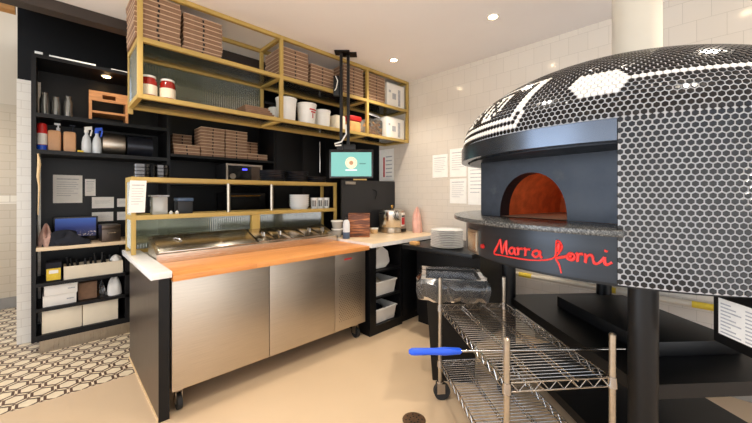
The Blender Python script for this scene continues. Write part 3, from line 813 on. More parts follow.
# pans on the right half of the rail
pan_lab = ['first', 'second', 'third', 'fourth', 'fifth']
px0 = 1.31; pw = .163
for i in range(5):
    xa = px0 + i * (pw + .004)
    t = thing('food_pan', 'steel food pan in the prep rail, %s from the big lid' % pan_lab[i], 'food pan', (xa + pw / 2, (yf + ybk) / 2, .872), 0, 'food pans in the prep rail')
    a, b = yf + .034, ybk - .034
    p = MB()
    for (xx0, xx1, yy0, yy1) in ((xa, xa + .008, a, b), (xa + pw - .008, xa + pw, a, b), (xa + .008, xa + pw - .008, a, a + .008), (xa + .008, xa + pw - .008, b - .008, b)):
        p.add([(xx0, yy0, .872), (xx1, yy0, .872), (xx1, yy1, .872), (xx0, yy1, .872), (xx0, yy0, slope(yy0) + .004), (xx1, yy0, slope(yy0) + .004), (xx1, yy1, slope(yy1) + .004), (xx0, yy1, slope(yy1) + .004)],
              [(3, 2, 1, 0), (4, 5, 6, 7), (0, 1, 5, 4), (1, 2, 6, 5), (2, 3, 7, 6), (3, 0, 4, 7)])
    p.bx(xa + .008, xa + pw - .008, a + .008, b - .008, .872, .878)
    p.build('pan', 'kettle_steel', t)
    # domed lid with a knob
    q = MB(); n = 8; vs = []; 
    for j in range(n + 1):
        y = a + .002 + (b - a - .004) * j / n
        for i2 in range(n + 1):
            x = xa + .002 + (pw - .004) * i2 / n
            bulge = .009 * math.sin(PI * j / n) * math.sin(PI * i2 / n)
            vs.append((x, y, slope(y) + .006 + bulge))
    q.add(vs, [(j * (n + 1) + i2, j * (n + 1) + i2 + 1, (j + 1) * (n + 1) + i2 + 1, (j + 1) * (n + 1) + i2) for j in range(n) for i2 in range(n)])
    ld = q.build('lid', 'kettle_steel', t, smooth=True, fix=False)
    if i != 2:
        xm, ym = xa + pw / 2, (a + b) / 2 - .03
        MB().tube([(xm, ym - .02, slope(ym) + .008), (xm, ym - .02, slope(ym) + .042), (xm, ym + .02, slope(ym) + .05), (xm, ym + .02, slope(ym) + .018)], .008, 8).build('handle', 'chrome', ld, smooth=True)
tag(MB().bx(.522, 2.19, 2.33, 2.812, .855, .893).build('cutting_board', 'butcher_block', bevel=.003), 'long orange butcher block board along the front of the prep table', 'worktop')

# ------------------------------------------------------------------ right-hand cabinet
R = thing('open_cabinet', 'black open fronted cabinet with two white tubs on its shelves', 'cabinet', (2.75, 2.7, 0))
cy0, cy1 = 2.335, 3.03
MB().bx(2.2, 2.285, cy0, cy1, 0, .876).build('side_panel', 'black_cabinet', R)
MB().bx(2.65, 2.68, cy0, cy1, .0, .876).build('side_panel', 'black_cabinet', R)
MB().bx(2.285, 2.65, cy0, cy1, .0, .085).build('base', 'black_cabinet', R)
MB().bx(2.285, 2.65, cy1 - .02, cy1, .085, .876).build('back_panel', 'black_cabinet', R)
for z in (.34, .605): MB().bx(2.285, 2.65, cy0 + .01, cy1 - .02, z, z + .02).build('shelf', 'black_cabinet', R)
R2 = thing('cupboard', 'black closed cupboard under the marble top against the tiled wall', 'cupboard', (3.0, 2.7, 0))
MB().bx(2.682, 3.34, cy0 + .03, cy1, .0, .876).build('body', 'black_cabinet', R2)
MB().bx(2.69, 3.01, cy0, cy0 + .0285, .08, .87).build('door', 'black_cabinet', R2, bevel=.002)
MB().bx(3.013, 3.335, cy0, cy0 + .0285, .08, .87).build('door', 'black_cabinet', R2, bevel=.002)
T = thing('worktop', 'beige stone worktop with a white edge on the right cabinets', 'worktop', (2.75, 2.7, .877))
MB().bx(2.2, 3.342, 2.31, 3.045, .877, .917).build('slab', 'stone_beige', T, bevel=.003)
MB().bx(2.192, 2.1995, 2.302, 3.045, .875, .918).build('edge_strip', 'marble', T); MB().bx(2.2, 3.342, 2.302, 2.3095, .875, .912).build('edge_strip', 'marble', T)
def plastic_bin(label, z, fill):
    t = thing('storage_tub', label, 'tub', (2.455, 2.52, z), 0, 'white storage tubs')
    b = MB(); n = 4
    def ringpts(hx, hy, zz): return [(-hx, -hy, zz), (hx, -hy, zz), (hx, hy, zz), (-hx, hy, zz)]
    rs = [ringpts(.13, .15, 0), ringpts(.15, .165, .13), ringpts(.158, .173, .13), ringpts(.158, .173, .145), ringpts(.145, .16, .145), ringpts(.125, .145, .012)]
    vs = [p for r_ in rs for p in r_]; fs = [(3, 2, 1, 0)]
    for j in range(len(rs) - 1):
        for i in range(4): fs.append((j * 4 + i, j * 4 + (i + 1) % 4, (j + 1) * 4 + (i + 1) % 4, (j + 1) * 4 + i))
    k = (len(rs) - 1) * 4; fs.append((k, k + 1, k + 2, k + 3))
    b.add(vs, fs).build('tub', 'white_plastic', t, local=True, bevel=.004)
plastic_bin('white plastic tub on the middle shelf of the open cabinet', .362, 0)
plastic_bin('white plastic tub on the bottom of the open cabinet', .087, 1)
heap('cloth', 'dark cloth bundled in the lower white tub', 'cloth', (2.44, 2.5, .1), .09, .1, .13, 'dark_cloth', 21)
heap('cloth', 'crumpled beige cloth in the middle white tub', 'cloth', (2.45, 2.52, .376), .1, .1, .125, 'cream_carton', 22)
t = tag(MB().prism([(-.13, 0), (-.12, .17), (-.0, .24), (.1, .17), (.13, .05), (.06, -.0)], -.05, .05).build('paper_bag', 'white_plastic', local=True, bevel=.02, loc=(2.43, 2.45, .627)), 'white crumpled paper bag on the top shelf of the open cabinet', 'bag')
t.rotation_euler = (rad(90), 0, 0)
# black upstand panel with outlet
B = thing('splash_panel', 'dark grey upright panel behind the beige worktop', 'panel', (2.86, 3.06, .9))
MB().bx(2.425, 3.344, 3.05, 3.08, .0, 1.57).build('panel', 'dark_panel', B)
sb = MB().bx(2.47, 2.62, 3.035, 3.0495, 1.515, 1.55).build('power_strip', 'baseboard_grey', B, bevel=.003)
MB().tube([(2.92, 3.047, 1.46), (2.98, 3.043, 1.44), (2.99, 3.04, 1.4), (2.96, 3.047, 1.33)], .004, 8).build('hook', 'black_metal', B, smooth=True)
# things on the worktop
zt = .918
t = thing('knife_block', 'dark walnut wooden box on the left of the beige worktop', 'wooden box', (2.47, 2.80, zt), rad(-43))
MB().bx(-.12, .12, -.075, .075, 0, .245).build('body', 'walnut', t, local=True, bevel=.003)
MB().bx(-.123, .123, -.078, .078, .246, .262).build('lid', 'walnut', t, local=True, bevel=.003)
t = thing('squeeze_bottle', 'clear squeeze bottle of dark liquid beside the walnut box', 'bottle', (2.25, 2.76, zt))
MB().lathe([(.035, 0), (.038, .006), (.038, .065), (.0375, .07), (.0001, .07)], n=18).build('liquid', 'blue_liquid', t, local=True, smooth=True)
MB().lathe([(.0385, .071), (.0385, .15), (.03, .19), (.016, .205)], n=18).build('body', 'spray_white', t, local=True, smooth=True)
MB().lathe([(.02, .206), (.018, .225), (.008, .23), (.005, .268), (.0001, .27)], n=14).build('nozzle', 'black_plastic', t, local=True, smooth=True)
def deli(label, x, y, z, r, h):
    t = thing('deli_tub', label, 'tub', (x, y, z), 0, 'small clear tubs')
    MB().lathe([(r * .85, 0), (r, h * .8), (.0001, h * .8)], n=20).build('body', 'print_tan', t, local=True, smooth=True)
    MB().lathe([(r * 1.06, h * .805), (r * 1.06, h), (.0001, h)], n=20).build('lid', 'white_plastic', t, local=True, smooth=True)
deli('upper small clear tub right of the walnut box', 2.66, 2.92, zt + .071, .055, .07)
deli('lower small clear tub right of the walnut box, under another', 2.66, 2.92, zt, .055, .07)
deli('single small clear tub beside the soup kettle', 2.80, 2.90, zt, .05, .065)
t = thing('soup_kettle', 'round stainless soup kettle with a brass knob on its lid', 'kettle', (3.08, 2.86, zt))
MB().lathe([(.165, 0), (.175, .005), (.175, .06), (.165, .066), (.0001, .066)], n=32).build('base', 'dull_chrome', t, local=True, smooth=True)
MB().lathe([(.163, .067), (.165, .07), (.165, .26), (.172, .264), (.172, .27), (.0001, .27)], n=36).build('body', 'kettle_steel', t, local=True, smooth=True)
ldk = MB().lathe([(.166, .271), (.164, .28), (.1, .302), (.0001, .306)], n=32).build('lid', 'kettle_steel', t, local=True, smooth=True)
MB().lathe([(.012, .306), (.01, .315), (.022, .325), (.022, .338), (.0001, .345)], n=16).build('knob', 'brass', ldk, local=True, smooth=True)
def arcpatch(mb, a0, a1, z0, z1, r, n=6, c=(0, 0)):
    vs = []
    for i in range(n + 1):
        a = rad(a0 + (a1 - a0) * i / n)
        for z_ in (z0, z1): vs.append((c[0] + r * math.cos(a), c[1] + r * math.sin(a), z_))
    mb.add(vs, [(2 * i, 2 * i + 2, 2 * i + 3, 2 * i + 1) for i in range(n)]); return mb
sg = arcpatch(MB(), -94, -52, .08, .25, .1675).build('label_sticker', 'white_plastic', t, local=True, fix=False)
arcpatch(MB(), -91, -62, .1, .19, .1685).build('label_picture', 'print_red', sg, local=True, fix=False)
arcpatch(MB(), -91, -62, .195, .215, .1685).build('label_title', 'dark_cloth', sg, local=True, fix=False)
MB().bx(-.02, .06, -.187, -.17, .012, .05).build('control', 'black_plastic', t, local=True, bevel=.003)
for s_ in (-1, 1): MB().bx(s_ * .184 - .018, s_ * .184 + .018, -.02, .02, .235, .25).build('handle', 'black_plastic', t, local=True, bevel=.003)
heap('plastic_bag', 'pink translucent bag standing between the kettle and the tiled wall', 'bag', (3.27, 2.6, zt), .055, .07, .26, 'pink_bag', 31, .8)

# ------------------------------------------------------------------ sneeze guard
SGx0, SGx1, SGy0, SGy1 = .42, 2.41, 3.135, 3.435
S = thing('sneeze_guard', 'two tier gold framed glass sneeze guard behind the prep table', 'sneeze guard', (1.4, 3.28, .925))
w = .03
for x, z0 in ((SGx0, .925), (SGx1 - w, .925)):
    for y in (SGy0, SGy1 - w): MB().bx(x, x + w, y, y + w, z0, 1.535).build('post', 'gold_paint', S, bevel=.002)
for z in (1.195, 1.497):
    for y in (SGy0, SGy1 - w): MB().bx(SGx0 + w, SGx1 - w, y, y + w, z, z + .037).build('rail', 'gold_paint', S, bevel=.002)
    for x in (SGx0, SGx1 - w): MB().bx(x, x + w, SGy0 + w, SGy1 - w, z, z + .037).build('cross_rail', 'gold_paint', S)
    MB().bx(SGx0 + w + .001, SGx1 - w - .001, SGy0 + w + .001, SGy1 - w - .001, z + .02, z + .03).build('glass_shelf', 'shelf_glass', S)
for x in (1.14, 1.57):
    o = MB().cyl((x + .015, SGy0 + w / 2, 1.2325), (x + .015, SGy0 + w / 2, 1.4965), .015, n=14).build('spacer', 'dull_chrome', S, smooth=True); o['label'] = 'steel spacer tube'
pd = MB().bx(1.375, 1.455, SGy0, SGy0 + .05, .925, 1.1945).build('pedestal', 'gold_paint', S, bevel=.004)
MB().bx(1.35, 1.48, SGy0 - .012, SGy0 + .07, .905, .9245).build('foot', 'gold_paint', S)
reeded(SGx0 + w, SGx1 - w, SGy1 - w / 2, .93, 1.195, S)
reeded(SGy0 + w, SGy1 - w, SGx0 + w / 2, .96, 1.195, S, 'y')
reeded(SGy0 + w, SGy1 - w, SGx0 + w / 2, 1.2325, 1.497, S, 'y')
MB().bx(SGx0 + w, SGx1 - w, SGy1 - w, SGy1, .9, .93).build('bottom_rail', 'gold_paint', S)
MB().bx(.525, 2.19, 3.135, 3.49, .85, .898).build('base_slab', 'marble', S)
# on guard
zs = 1.528
for j, (x, y) in enumerate(((.515, 3.29), (.655, 3.32))):
    for k in range(4):
        tag(MB().lathe([(.052, 0), (.058, .003), (.06, .027), (.062, .0285), (.056, .0285), (.054, .006), (.0001, .005)], n=24).build('steel_tin', 'dark_tin', smooth=True, local=True, loc=(x, y, zs + k * .03)),
            'round steel tin, %s of the %s pile on the sneeze guard' % (place(k, 4), 'left' if j == 0 else 'right'), 'tin', 'steel tins on the sneeze guard')
for j, (x, n) in enumerate(((1.66, 5), (1.95, 5), (2.2, 3))):
    for k in range(n):
        tag(MB().lathe([(.115, 0), (.125, .004), (.132, .022), (.134, .0235), (.124, .0235), (.118, .006), (.0001, .005)], n=28).build('pizza_pan', 'dark_pan', smooth=True, local=True, loc=(x, 3.285, zs + k * .0245)),
            'black round pan, %s of the %s pile on the sneeze guard' % (place(k, n), ['left', 'middle', 'right'][j]), 'pan', 'black pans on the sneeze guard')
notice('order_sheet', 'white order sheet clipped to the left end of the sneeze guard', (.40, SGy0 - .008, 1.255), (.105, 0, 0), (0.012, 0, .25), TXT, ['paper', 'print_grey'], cat='sheet')
zl = 1.226
t = thing('plastic_tub', 'square grey tub behind the hanging order sheet', 'tub', (.63, 3.29, zl))
MB().prism([(-.055, -.055), (.055, -.055), (.055, .055), (-.055, .055)], 0, .15).build('body', 'cloudy_plastic', t, local=True, bevel=.008)
MB().bx(-.065, .065, -.065, .065, .151, .165).build('rim', 'print_grey', t, local=True, bevel=.004)
t = thing('plastic_tub', 'grey tub with a blue lid on the lower sneeze guard shelf', 'tub', (.82, 3.3, zl))
MB().bx(-.06, .06, -.06, .06, 0, .11).build('body', 'dark_panel', t, local=True, bevel=.008)
MB().bx(-.064, .064, -.064, .064, .111, .14).build('lid', 'blue_liquid', t, local=True, bevel=.006)
for i, x in enumerate((.70, .745)):
    tag(MB().lathe([(.012, 0), (.014, .02), (.006, .03), (.0001, .034)], n=12).build('bottle_cap', 'white_plastic', smooth=True, local=True, loc=(x, 3.2, zl)), 'tiny white cap on the lower guard shelf, %s of two' % ('left' if i == 0 else 'right'), 'cap', 'white caps')
for k in range(6):
    tag(MB().lathe([(.075, 0), (.09, .004), (.112, .05), (.115, .052), (.106, .052), (.085, .008), (.0001, .007)], n=28).build('bowl', 'ceramic', smooth=True, local=True, loc=(1.985, 3.28, zl + k * .023)), 'white bowl, %s of the stack on the lower guard shelf' % place(k, 6), 'bowl', 'white bowls')
for i, x in enumerate((2.165, 2.25, 2.335)):
    t = thing('canister', 'white cup with dark print on the lower guard shelf, %s of three' % ['left', 'middle', 'right'][i], 'cup', (x, 3.25, zl), 0, 'printed white cups')
    MB().lathe([(.034, 0), (.037, .005), (.041, .13), (.038, .13), (.034, .008), (.0001, .007)], n=22).build('body', 'ceramic', t, local=True, smooth=True)
    m = MB(); arcpatch(m, -150, -132, .03, .1, .0415); arcpatch(m, -118, -100, .03, .1, .0415); m.build('print', 'black_plastic', t, local=True, fix=False)
# containers at the right end of the prep rail
for i, (z, r) in enumerate(((.9185, .062), (1.011, .066))):
    t = thing('clear_bowl', ['lower clear bowl under another, behind the squeeze bottle', 'upper clear bowl with pale lid behind the squeeze bottle'][i], 'bowl', (2.275, 2.955, z), 0, 'clear bowls')
    MB().lathe([(r * .75, 0), (r, .078), (.0001, .078)], n=24).build('body', 'cloudy_plastic', t, local=True, smooth=True)
    MB().lathe([(r * 1.05, .0785), (r * 1.05, .0915), (.0001, .0915)], n=24).build('lid', 'white_plastic', t, local=True, smooth=True)

# microwave and oven on the black bay
t = thing('microwave', 'steel framed microwave with blue display behind the sneeze guard', 'microwave', (1.72, 4.3, 1.531))
MB().bx(-.23, .23, -.14, .18, 0, .245).build('body', 'dark_panel', t, local=True)
fr = MB(); rect_frame(fr, -.23, .23, .0, .245, -.16, -.1405, .022); fr.build('frame', 'brushed_steel', t, local=True)
dr = MB().bx(-.205, .08, -.155, -.1405, .025, .22).build('door', 'black_gloss', t, local=True)
MB().bx(.085, .205, -.155, -.1405, .025, .22).build('control_panel', 'bronze_steel', t, local=True)
MB().cyl((-.15, -.156, .09), (-.15, -.17, .09), .035, n=20).build('dial', 'dull_chrome', dr, local=True, smooth=True)
MB().bx(-.03, .03, -.158, -.1555, .17, .19).build('display', 'led_blue', dr, local=True)
t = thing('toaster_oven', 'dark toaster oven seen between the sneeze guard shelves', 'oven', (1.75, 4.3, 1.171))
MB().bx(-.25, .25, -.15, .18, 0, .24).build('body', 'black_metal', t, local=True, bevel=.006)
MB().bx(-.22, .16, -.158, -.1505, .02, .19).build('door', 'black_gloss', t, local=True)
MB().cyl((-.21, -.175, .205), (.16, -.175, .205), .009, n=10).build('handle', 'brass', t, local=True)

# ------------------------------------------------------------------ the pizza oven
C = Vector((2.435, .40)); RO = .90; ZB, ZT, HD = 1.05, 1.695, .475
A0, A1 = 189.5, 80. + 360.       # the tiled wall runs from the right edge of the mouth round the back
O = thing('pizza_oven', 'round domed pizza oven clad in black hexagon mosaic on black legs', 'pizza oven', (C.x, C.y, 0))
def pol(a, r, z): return (C.x + r * math.cos(rad(a)), C.y + r * math.sin(rad(a)), z)
def sector(mb, a0, a1, r, z0, z1, n=60, ri=0., mi=0):
    """solid annular sector"""
    vs = []; 
    for i in range(n + 1):
        a = a0 + (a1 - a0) * i / n
        vs += [pol(a, ri, z0), pol(a, r, z0), pol(a, r, z1), pol(a, ri, z1)]
    fs = [(3, 2, 1, 0), (4 * n, 4 * n + 1, 4 * n + 2, 4 * n + 3)]
    for i in range(n):
        p = 4 * i; q = p + 4
        fs += [(p, p + 1, q + 1, q), (p + 1, p + 2, q + 2, q + 1), (p + 2, p + 3, q + 3, q + 2), (p + 3, p, q, q + 3)]
    return mb.add(vs, fs, mi)
def dome(t): return RO * math.cos(t) ** 1.21, ZT + HD * math.sin(t) ** .945
NS = 400
prof = [dome(PI / 2 * i / NS) for i in range(NS + 1)]
arc = [0.]
for i in range(NS): arc.append(arc[-1] + math.hypot(prof[i + 1][0] - prof[i][0], prof[i + 1][1] - prof[i][1]))
def dome_at(s):
    for i in range(NS):
        if arc[i + 1] >= s:
            f = (s - arc[i]) / max(1e-9, arc[i + 1] - arc[i]); p, q = prof[i], prof[i + 1]
            r = p[0] + (q[0] - p[0]) * f; z = p[1] + (q[1] - p[1]) * f
            d = Vector((q[0] - p[0], q[1] - p[1])).normalized()
            return r, z, d
    return prof[-1][0], prof[-1][1], Vector((-1, 0))
shell = MB()
n = 96; k = 26; vs = []; fs = []
for j in range(k):
    r, z, d = dome_at(arc[-1] * j / k)
    for i in range(n): vs.append(pol(360 * i / n, r - .002, z))
vs.append((C.x, C.y, prof[-1][1]))
for j in range(k - 1):
    for i in range(n): fs.append((j * n + i, j * n + (i + 1) % n, (j + 1) * n + (i + 1) % n, (j + 1) * n + i))
for i in range(n): fs.append(((k - 1) * n + i, (k - 1) * n + (i + 1) % n, k * n))
shell.add(vs, fs)
sector(shell, A0, A1, RO - .002, ZB, ZT, 80, RO - .06)
sh = shell.build('grout_shell', 'grout', O, smooth=True, fix=False)
# hexagon mosaic, laid ring by ring
PITCH, ROW, RT = .024, .0208, .0109
vs = []; fs = []; mi = []
def hexa(a, r, z, nr, nz, white):
    """one tile: centre at angle a, ring radius r, height z, outward normal (nr, nz)"""
    ca, sa = math.cos(a), math.sin(a)
    T1 = Vector((-sa, ca, 0)); Nn = Vector((nr * ca, nr * sa, nz)); T2 = Nn.cross(T1); c = Vector((C.x + r * ca, C.y + r * sa, z))
    b = len(vs)
    for rr_, h_ in ((RT, -.002), (RT * .98, .0008), (RT * .8, .0022)):
        for q in range(6):
            t = PI / 6 + q * PI / 3
            vs.append(tuple(c + T1 * (rr_ * math.cos(t)) + T2 * (rr_ * math.sin(t)) + Nn * h_))
    for l in (0, 6):
        for q in range(6): fs.append((b + l + q, b + l + (q + 1) % 6, b + l + 6 + (q + 1) % 6, b + l + 6 + q)); mi.append(white)
    fs.append(tuple(b + 12 + q for q in range(6))); mi.append(white)
nrow = int((ZT - ZB - .01) / ROW)
na = int(round(2 * PI * RO / PITCH)); da = 360. / na
for j in range(nrow + 1):
    z = ZB + .012 + j * ROW
    kmax = int((A1 - A0) / da)
    for i in range(kmax + 1):
        a = A0 + .4 + (i + .5 * (j % 2)) * da
        if a > A1 - .5: break
        hexa(rad(a), RO, z, 1., 0., 0)
def seg(a, s, a0, s0, a1, s1, wd):
    """distance test, in metres, to a stroke in (angle, arc) coordinates"""
    kx = .014
    px_, py_ = (a - a0) * kx, s - s0; dx, dy = (a1 - a0) * kx, s1 - s0
    t = max(0, min(1, (px_ * dx + py_ * dy) / (dx * dx + dy * dy + 1e-12)))
    return math.hypot(px_ - t * dx, py_ - t * dy) < wd
def is_white(a, s):
    a = a % 360
    # white hexagon medallion
    x = abs(a - 185.2) * .0146; y = abs(s - .18)
    if y < .078 and x + y * .62 < .112: return 1
    if 191 < a < 262 and abs(s - .176) < ROW * .5: return 1
    # outlined panel over the mouth
    for off in (0., .05):
        if 118 < a < 163.5 - off * 30 and abs(s - .034 - off * .85) < ROW * .5: return 1
        if seg(a, s, 163 - off * 45, .036 + off * .7, 168.5 - off * 45, .3, .011): return 1
    if 130 < a < 168.5 and abs(s - .315) < ROW * .5: return 1
    for c0 in (135.5, 150):
        x = (a - c0 - (s - .19) * 30) * .0135; y = s - .19
        e = (x / .066) ** 2 + (y / .085) ** 2
        if .62 < e < 1.15 or (abs(x) < .013 and e < .5): return 1
    return 0
s = .012; j = 0
while s < arc[-1] - .05:
    r, z, d = dome_at(s)
    cnt = max(6, int(round(2 * PI * r / PITCH)))
    for i in range(cnt):
        a = (i + .5 * (j % 2)) * 360. / cnt + 189.9
        hexa(rad(a), r, z, d[1], -d[0], is_white(a, s))
    s += ROW; j += 1
me = MB(); me.v = vs; me.f = fs; me.mi = mi
tl = me.build('hex_tiles', ['tile_black', 'tile_white'], O, fix=False)
tl['label'] = 'glossy black hexagon mosaic with white ornaments'
# under and over plates
MB().cyl((C.x, C.y, ZB - .02), (C.x, C.y, ZB - .001), RO - .06, n=72).build('base_plate', 'black_metal', O)
MB().cyl((C.x, C.y, 1.6), (C.x, C.y, ZT - .003), .86, n=72).build('top_plate', 'oven_steel', O)
vz = MB(); sector(vz, 84, 189.3, RO + .012, 1.607, ZT - .004, 60, RO - .03)
vz.build('visor', 'visor_steel', O, smooth=True)
mt = MB(); sector(mt, 82, 190.6, RO + .06, 1.24, 1.264, 60, .3)
mt.build('mantel', 'granite', O, bevel=.003)
pn = MB(); sector(pn, 95, 189.4, RO - .018, ZB, 1.2395, 60, RO - .05)
pn.build('name_panel', 'panel_steel', O, smooth=True)
pnl = [o_ for o_ in O.children if o_.name.startswith('name_panel')][0]
# red script lettering standing on the panel
def letter(a0, wd, z0, xh, L): return [(a0 + wd * u, z0 + xh * v) for u, v in L]
LA = [(.86, .8), (.5, 1.), (.12, .7), (.06, .3), (.35, 0.), (.72, .3), (.9, .98), (.9, .3), (1.1, .0)]
LR = [(.0, .9), (.22, 1.02), (.24, .5), (.22, -.02), (.26, .5), (.5, .95), (.95, .98)]
STROKES = [
 [(153.4, 1.097), (154.2, 1.112), (155.4, 1.14), (156.4, 1.166), (156.8, 1.13), (157.2, 1.1), (158.2, 1.14), (159.1, 1.167), (159.1, 1.132), (159.5, 1.098)],
 [(153.4, 1.097), (153.7, 1.085), (156.6, 1.088), (162.1, 1.09), (167.5, 1.094), (171.8, 1.104), (174.1, 1.116), (175.0, 1.128), (175.3, 1.146), (175.3, 1.182), (175.6, 1.198), (176.6, 1.19), (176.9, 1.17), (176.1, 1.145), (175.3, 1.121), (176.1, 1.097), (176.7, 1.06)],
 letter(160.2, 2.6, 1.106, .032, LA), letter(163.2, 2.3, 1.107, .034, LR), letter(165.7, 2.3, 1.110, .034, LR), letter(168.5, 2.7, 1.113, .030, LA),
 [(175.3, 1.121), (176.6, 1.128), (178.1, 1.137), (178.8, 1.149), (179.7, 1.147), (180.0, 1.135), (179.4, 1.123), (178.5, 1.124), (178.1, 1.135), (178.8, 1.149)],
 letter(180.3, 1.8, 1.119, .034, LR),
 [(182.3, 1.150), (182.5, 1.152), (182.55, 1.135), (182.5, 1.119), (182.7, 1.138), (183.5, 1.153), (184.1, 1.147), (184.3, 1.13), (184.7, 1.12), (185.5, 1.124), (186.4, 1.14), (186.8, 1.150), (186.75, 1.13), (187.2, 1.12), (188.3, 1.132)],
 [(186.95, 1.17), (187.1, 1.178)]]
WID = [.0058, .0036, .0056, .0054, .0054, .0056, .0058, .0053, .0053, .006]
def smooth_pts(L, m=4):
    out = []
    for i in range(len(L) - 1):
        p0 = L[max(i - 1, 0)]; p1 = L[i]; p2 = L[i + 1]; p3 = L[min(i + 2, len(L) - 1)]
        for q in range(m):
            t = q / m
            out.append(tuple(.5 * ((2 * p1[c]) + (-p0[c] + p2[c]) * t + (2 * p0[c] - 5 * p1[c] + 4 * p2[c] - p3[c]) * t * t + (-p0[c] + 3 * p1[c] - 3 * p2[c] + p3[c]) * t ** 3) for c in (0, 1)))
    out.append(L[-1]); return out
lt = MB()
for L, wd in zip(STROKES, WID):
    pts = smooth_pts(L)
    lt.tube([pol(a, RO - .0165, z) for a, z in pts], [wd * (.8 + .35 * abs(math.sin(i * .35))) for i in range(len(pts))], 8)
lt.tube([pol(a, RO - .0165, z) for a, z in [(175.75, 1.15), (175.9, 1.17), (176.1, 1.19)]], [.006, .013, .005], 8)   # the filled loop of the f
lt.tube([pol(a, RO - .0165, z) for a, z in [(178.5, 1.137), (178.9, 1.137), (179.4, 1.136)]], [.008, .011, .008], 8)
o = lt.build('lettering', 'red_letter', pnl, smooth=True); o['label'] = 'red script lettering'
cb = MB(); sector(cb, 132.5, 143.5, RO - .008, 1.055, 1.19, 8, RO - .0175)
cbo = cb.build('control_window', 'dull_chrome', O)
cg = MB(); sector(cg, 133.7, 142.4, RO - .004, 1.07, 1.175, 8, RO - .0075); cg.build('glass', 'brushed_flat', cbo)
c0, c1 = Vector(pol(146.6, RO - .0178, 1.11)), Vector(pol(146.6, RO - .006, 1.11))
kb = MB().cyl(c0, c1, .014, .011, n=16).build('knob', 'red_plastic', cbo, smooth=True)
# flat mouth facade with an arched opening
FR, FL = Vector((1.81, .294)), Vector((1.949, 1.032))
fu = (FL - FR).normalized(); fw = (FL - FR).length; fi = Vector((fu.y, -fu.x))        # fi points into the oven
def fp(s_, z, d_=0.):
    p = FR + fu * s_ + fi * d_; return (p.x, p.y, z)
zf0, zf1 = 1.265, 1.599
ac, aw, ah = .416, .195, .255
ar = []
na_ = 28
for i in range(na_ + 1):
    t = PI * i / na_
    ar.append((ac - aw * math.cos(t), zf0 + ah * math.sin(t) ** .85))
fa = MB()
def fq(a, b, c_, d_): fa.add([a, b, c_, d_], [(0, 1, 2, 3)])
fq(fp(0, zf0), fp(ac - aw, zf0), fp(ac - aw, zf1), fp(0, zf1)); fq(fp(ac + aw, zf0), fp(fw, zf0), fp(fw, zf1), fp(ac + aw, zf1))
for i in range(na_):
    p, q = ar[i], ar[i + 1]
    fq(fp(p[0], p[1]), fp(q[0], q[1]), fp(q[0], zf1), fp(p[0], zf1))
    fq(fp(p[0], p[1]), fp(p[0], p[1], .09), fp(q[0], q[1], .09), fp(q[0], q[1]))
fq(fp(fw, zf0), fp(fw, zf0, .35), fp(fw, zf1, .35), fp(fw, zf1))
e = pol(189.5, RO - .03, 0)
fq((e[0], e[1], zf0), fp(0, zf0), fp(0, zf1), (e[0], e[1], zf1))
fa.build('mouth_facade', 'oven_steel', O, fix=False)
ch = MB()
def bigger(p, g): return (ac + (p[0] - ac) * g, zf0 + (p[1] - zf0) * g)
D = .75
for i in range(na_):
    p, q = ar[i], ar[i + 1]; P_, Q_ = bigger(p, 1.15), bigger(q, 1.15)
    ch.add([fp(p[0], p[1], .09), fp(P_[0], P_[1], .10), fp(Q_[0], Q_[1], .10), fp(q[0], q[1], .09)], [(0, 1, 2, 3)])
    ch.add([fp(P_[0], P_[1], .10), fp(P_[0], P_[1], D), fp(Q_[0], Q_[1], D), fp(Q_[0], Q_[1], .10)], [(0, 1, 2, 3)])
ch.add([fp(*bigger(p, 1.15), D) for p in ar], [tuple(range(na_ + 1))])
ch.build('brick_chamber', 'brick_orange', O, fix=False, smooth=True)
hf = MB(); hf.add([fp(ac - aw * 1.2, zf0 + .002, .0), fp(ac + aw * 1.2, zf0 + .002, .0), fp(ac + aw * 1.2, zf0 + .002, D), fp(ac - aw * 1.2, zf0 + .002, D)], [(0, 1, 2, 3)])
hf.build('hearth', 'hearth_stone', O, fix=False)
fl = MB().cyl((2.45, .31, 2.06), (2.45, .31, CZ - .001), .118, n=40).build('flue', 'flue_paint', O, smooth=True)
MB().lathe([(.125, 2.13), (.14, 2.15), (.122, 2.19)], (2.45, .31, 0), 40).build('collar', 'tile_black', fl, smooth=True)
# legs and stand
U2, V2 = Vector((.656, .755)), Vector((.755, -.656))
L1p = Vector((1.795, .205)); L2p = L1p + U2 * 1.24; L4p = L1p + V2 * .86; L3p = L2p + V2 * .80
for p in (L1p, L2p, L3p, L4p):
    lg_ = MB().cyl((p.x, p.y, .012), (p.x, p.y, ZB - .0205), .053, n=28).build('leg', 'black_metal', O, smooth=True)
    MB().cyl((p.x, p.y, 0), (p.x, p.y, .0115), .09, n=24).build('foot_plate', 'black_metal', lg_)
def plate(z, th, inset, nm, rim=0.):
    a = L1p - U2 * .0 - V2 * .0 + (U2 + V2) * inset
    lu, lv = 1.27 - 2 * inset, .86 - 2 * inset
    m = MB(); m.obx((a.x, a.y, z), (V2.x * lv, V2.y * lv, 0), (U2.x * lu, U2.y * lu, 0), (0, 0, th))
    if rim:
        for (p0, du, dv) in ((a, lu, .03), (a + V2 * (lv - .03), lu, .03)):
            m.obx((p0.x, p0.y, z - rim), (V2.x * dv, V2.y * dv, 0), (U2.x * du, U2.y * du, 0), (0, 0, rim))
        for p0 in (a, a + U2 * (lu - .03)):
            m.obx((p0.x, p0.y, z - rim), (V2.x * lv, V2.y * lv, 0), (U2.x * .03, U2.y * .03, 0), (0, 0, rim))
    return m.build(nm, 'black_metal', O)
plate(.57, .012, .0, 'stand_shelf', .05)
plate(.17, .012, .0, 'lower_shelf', .04)
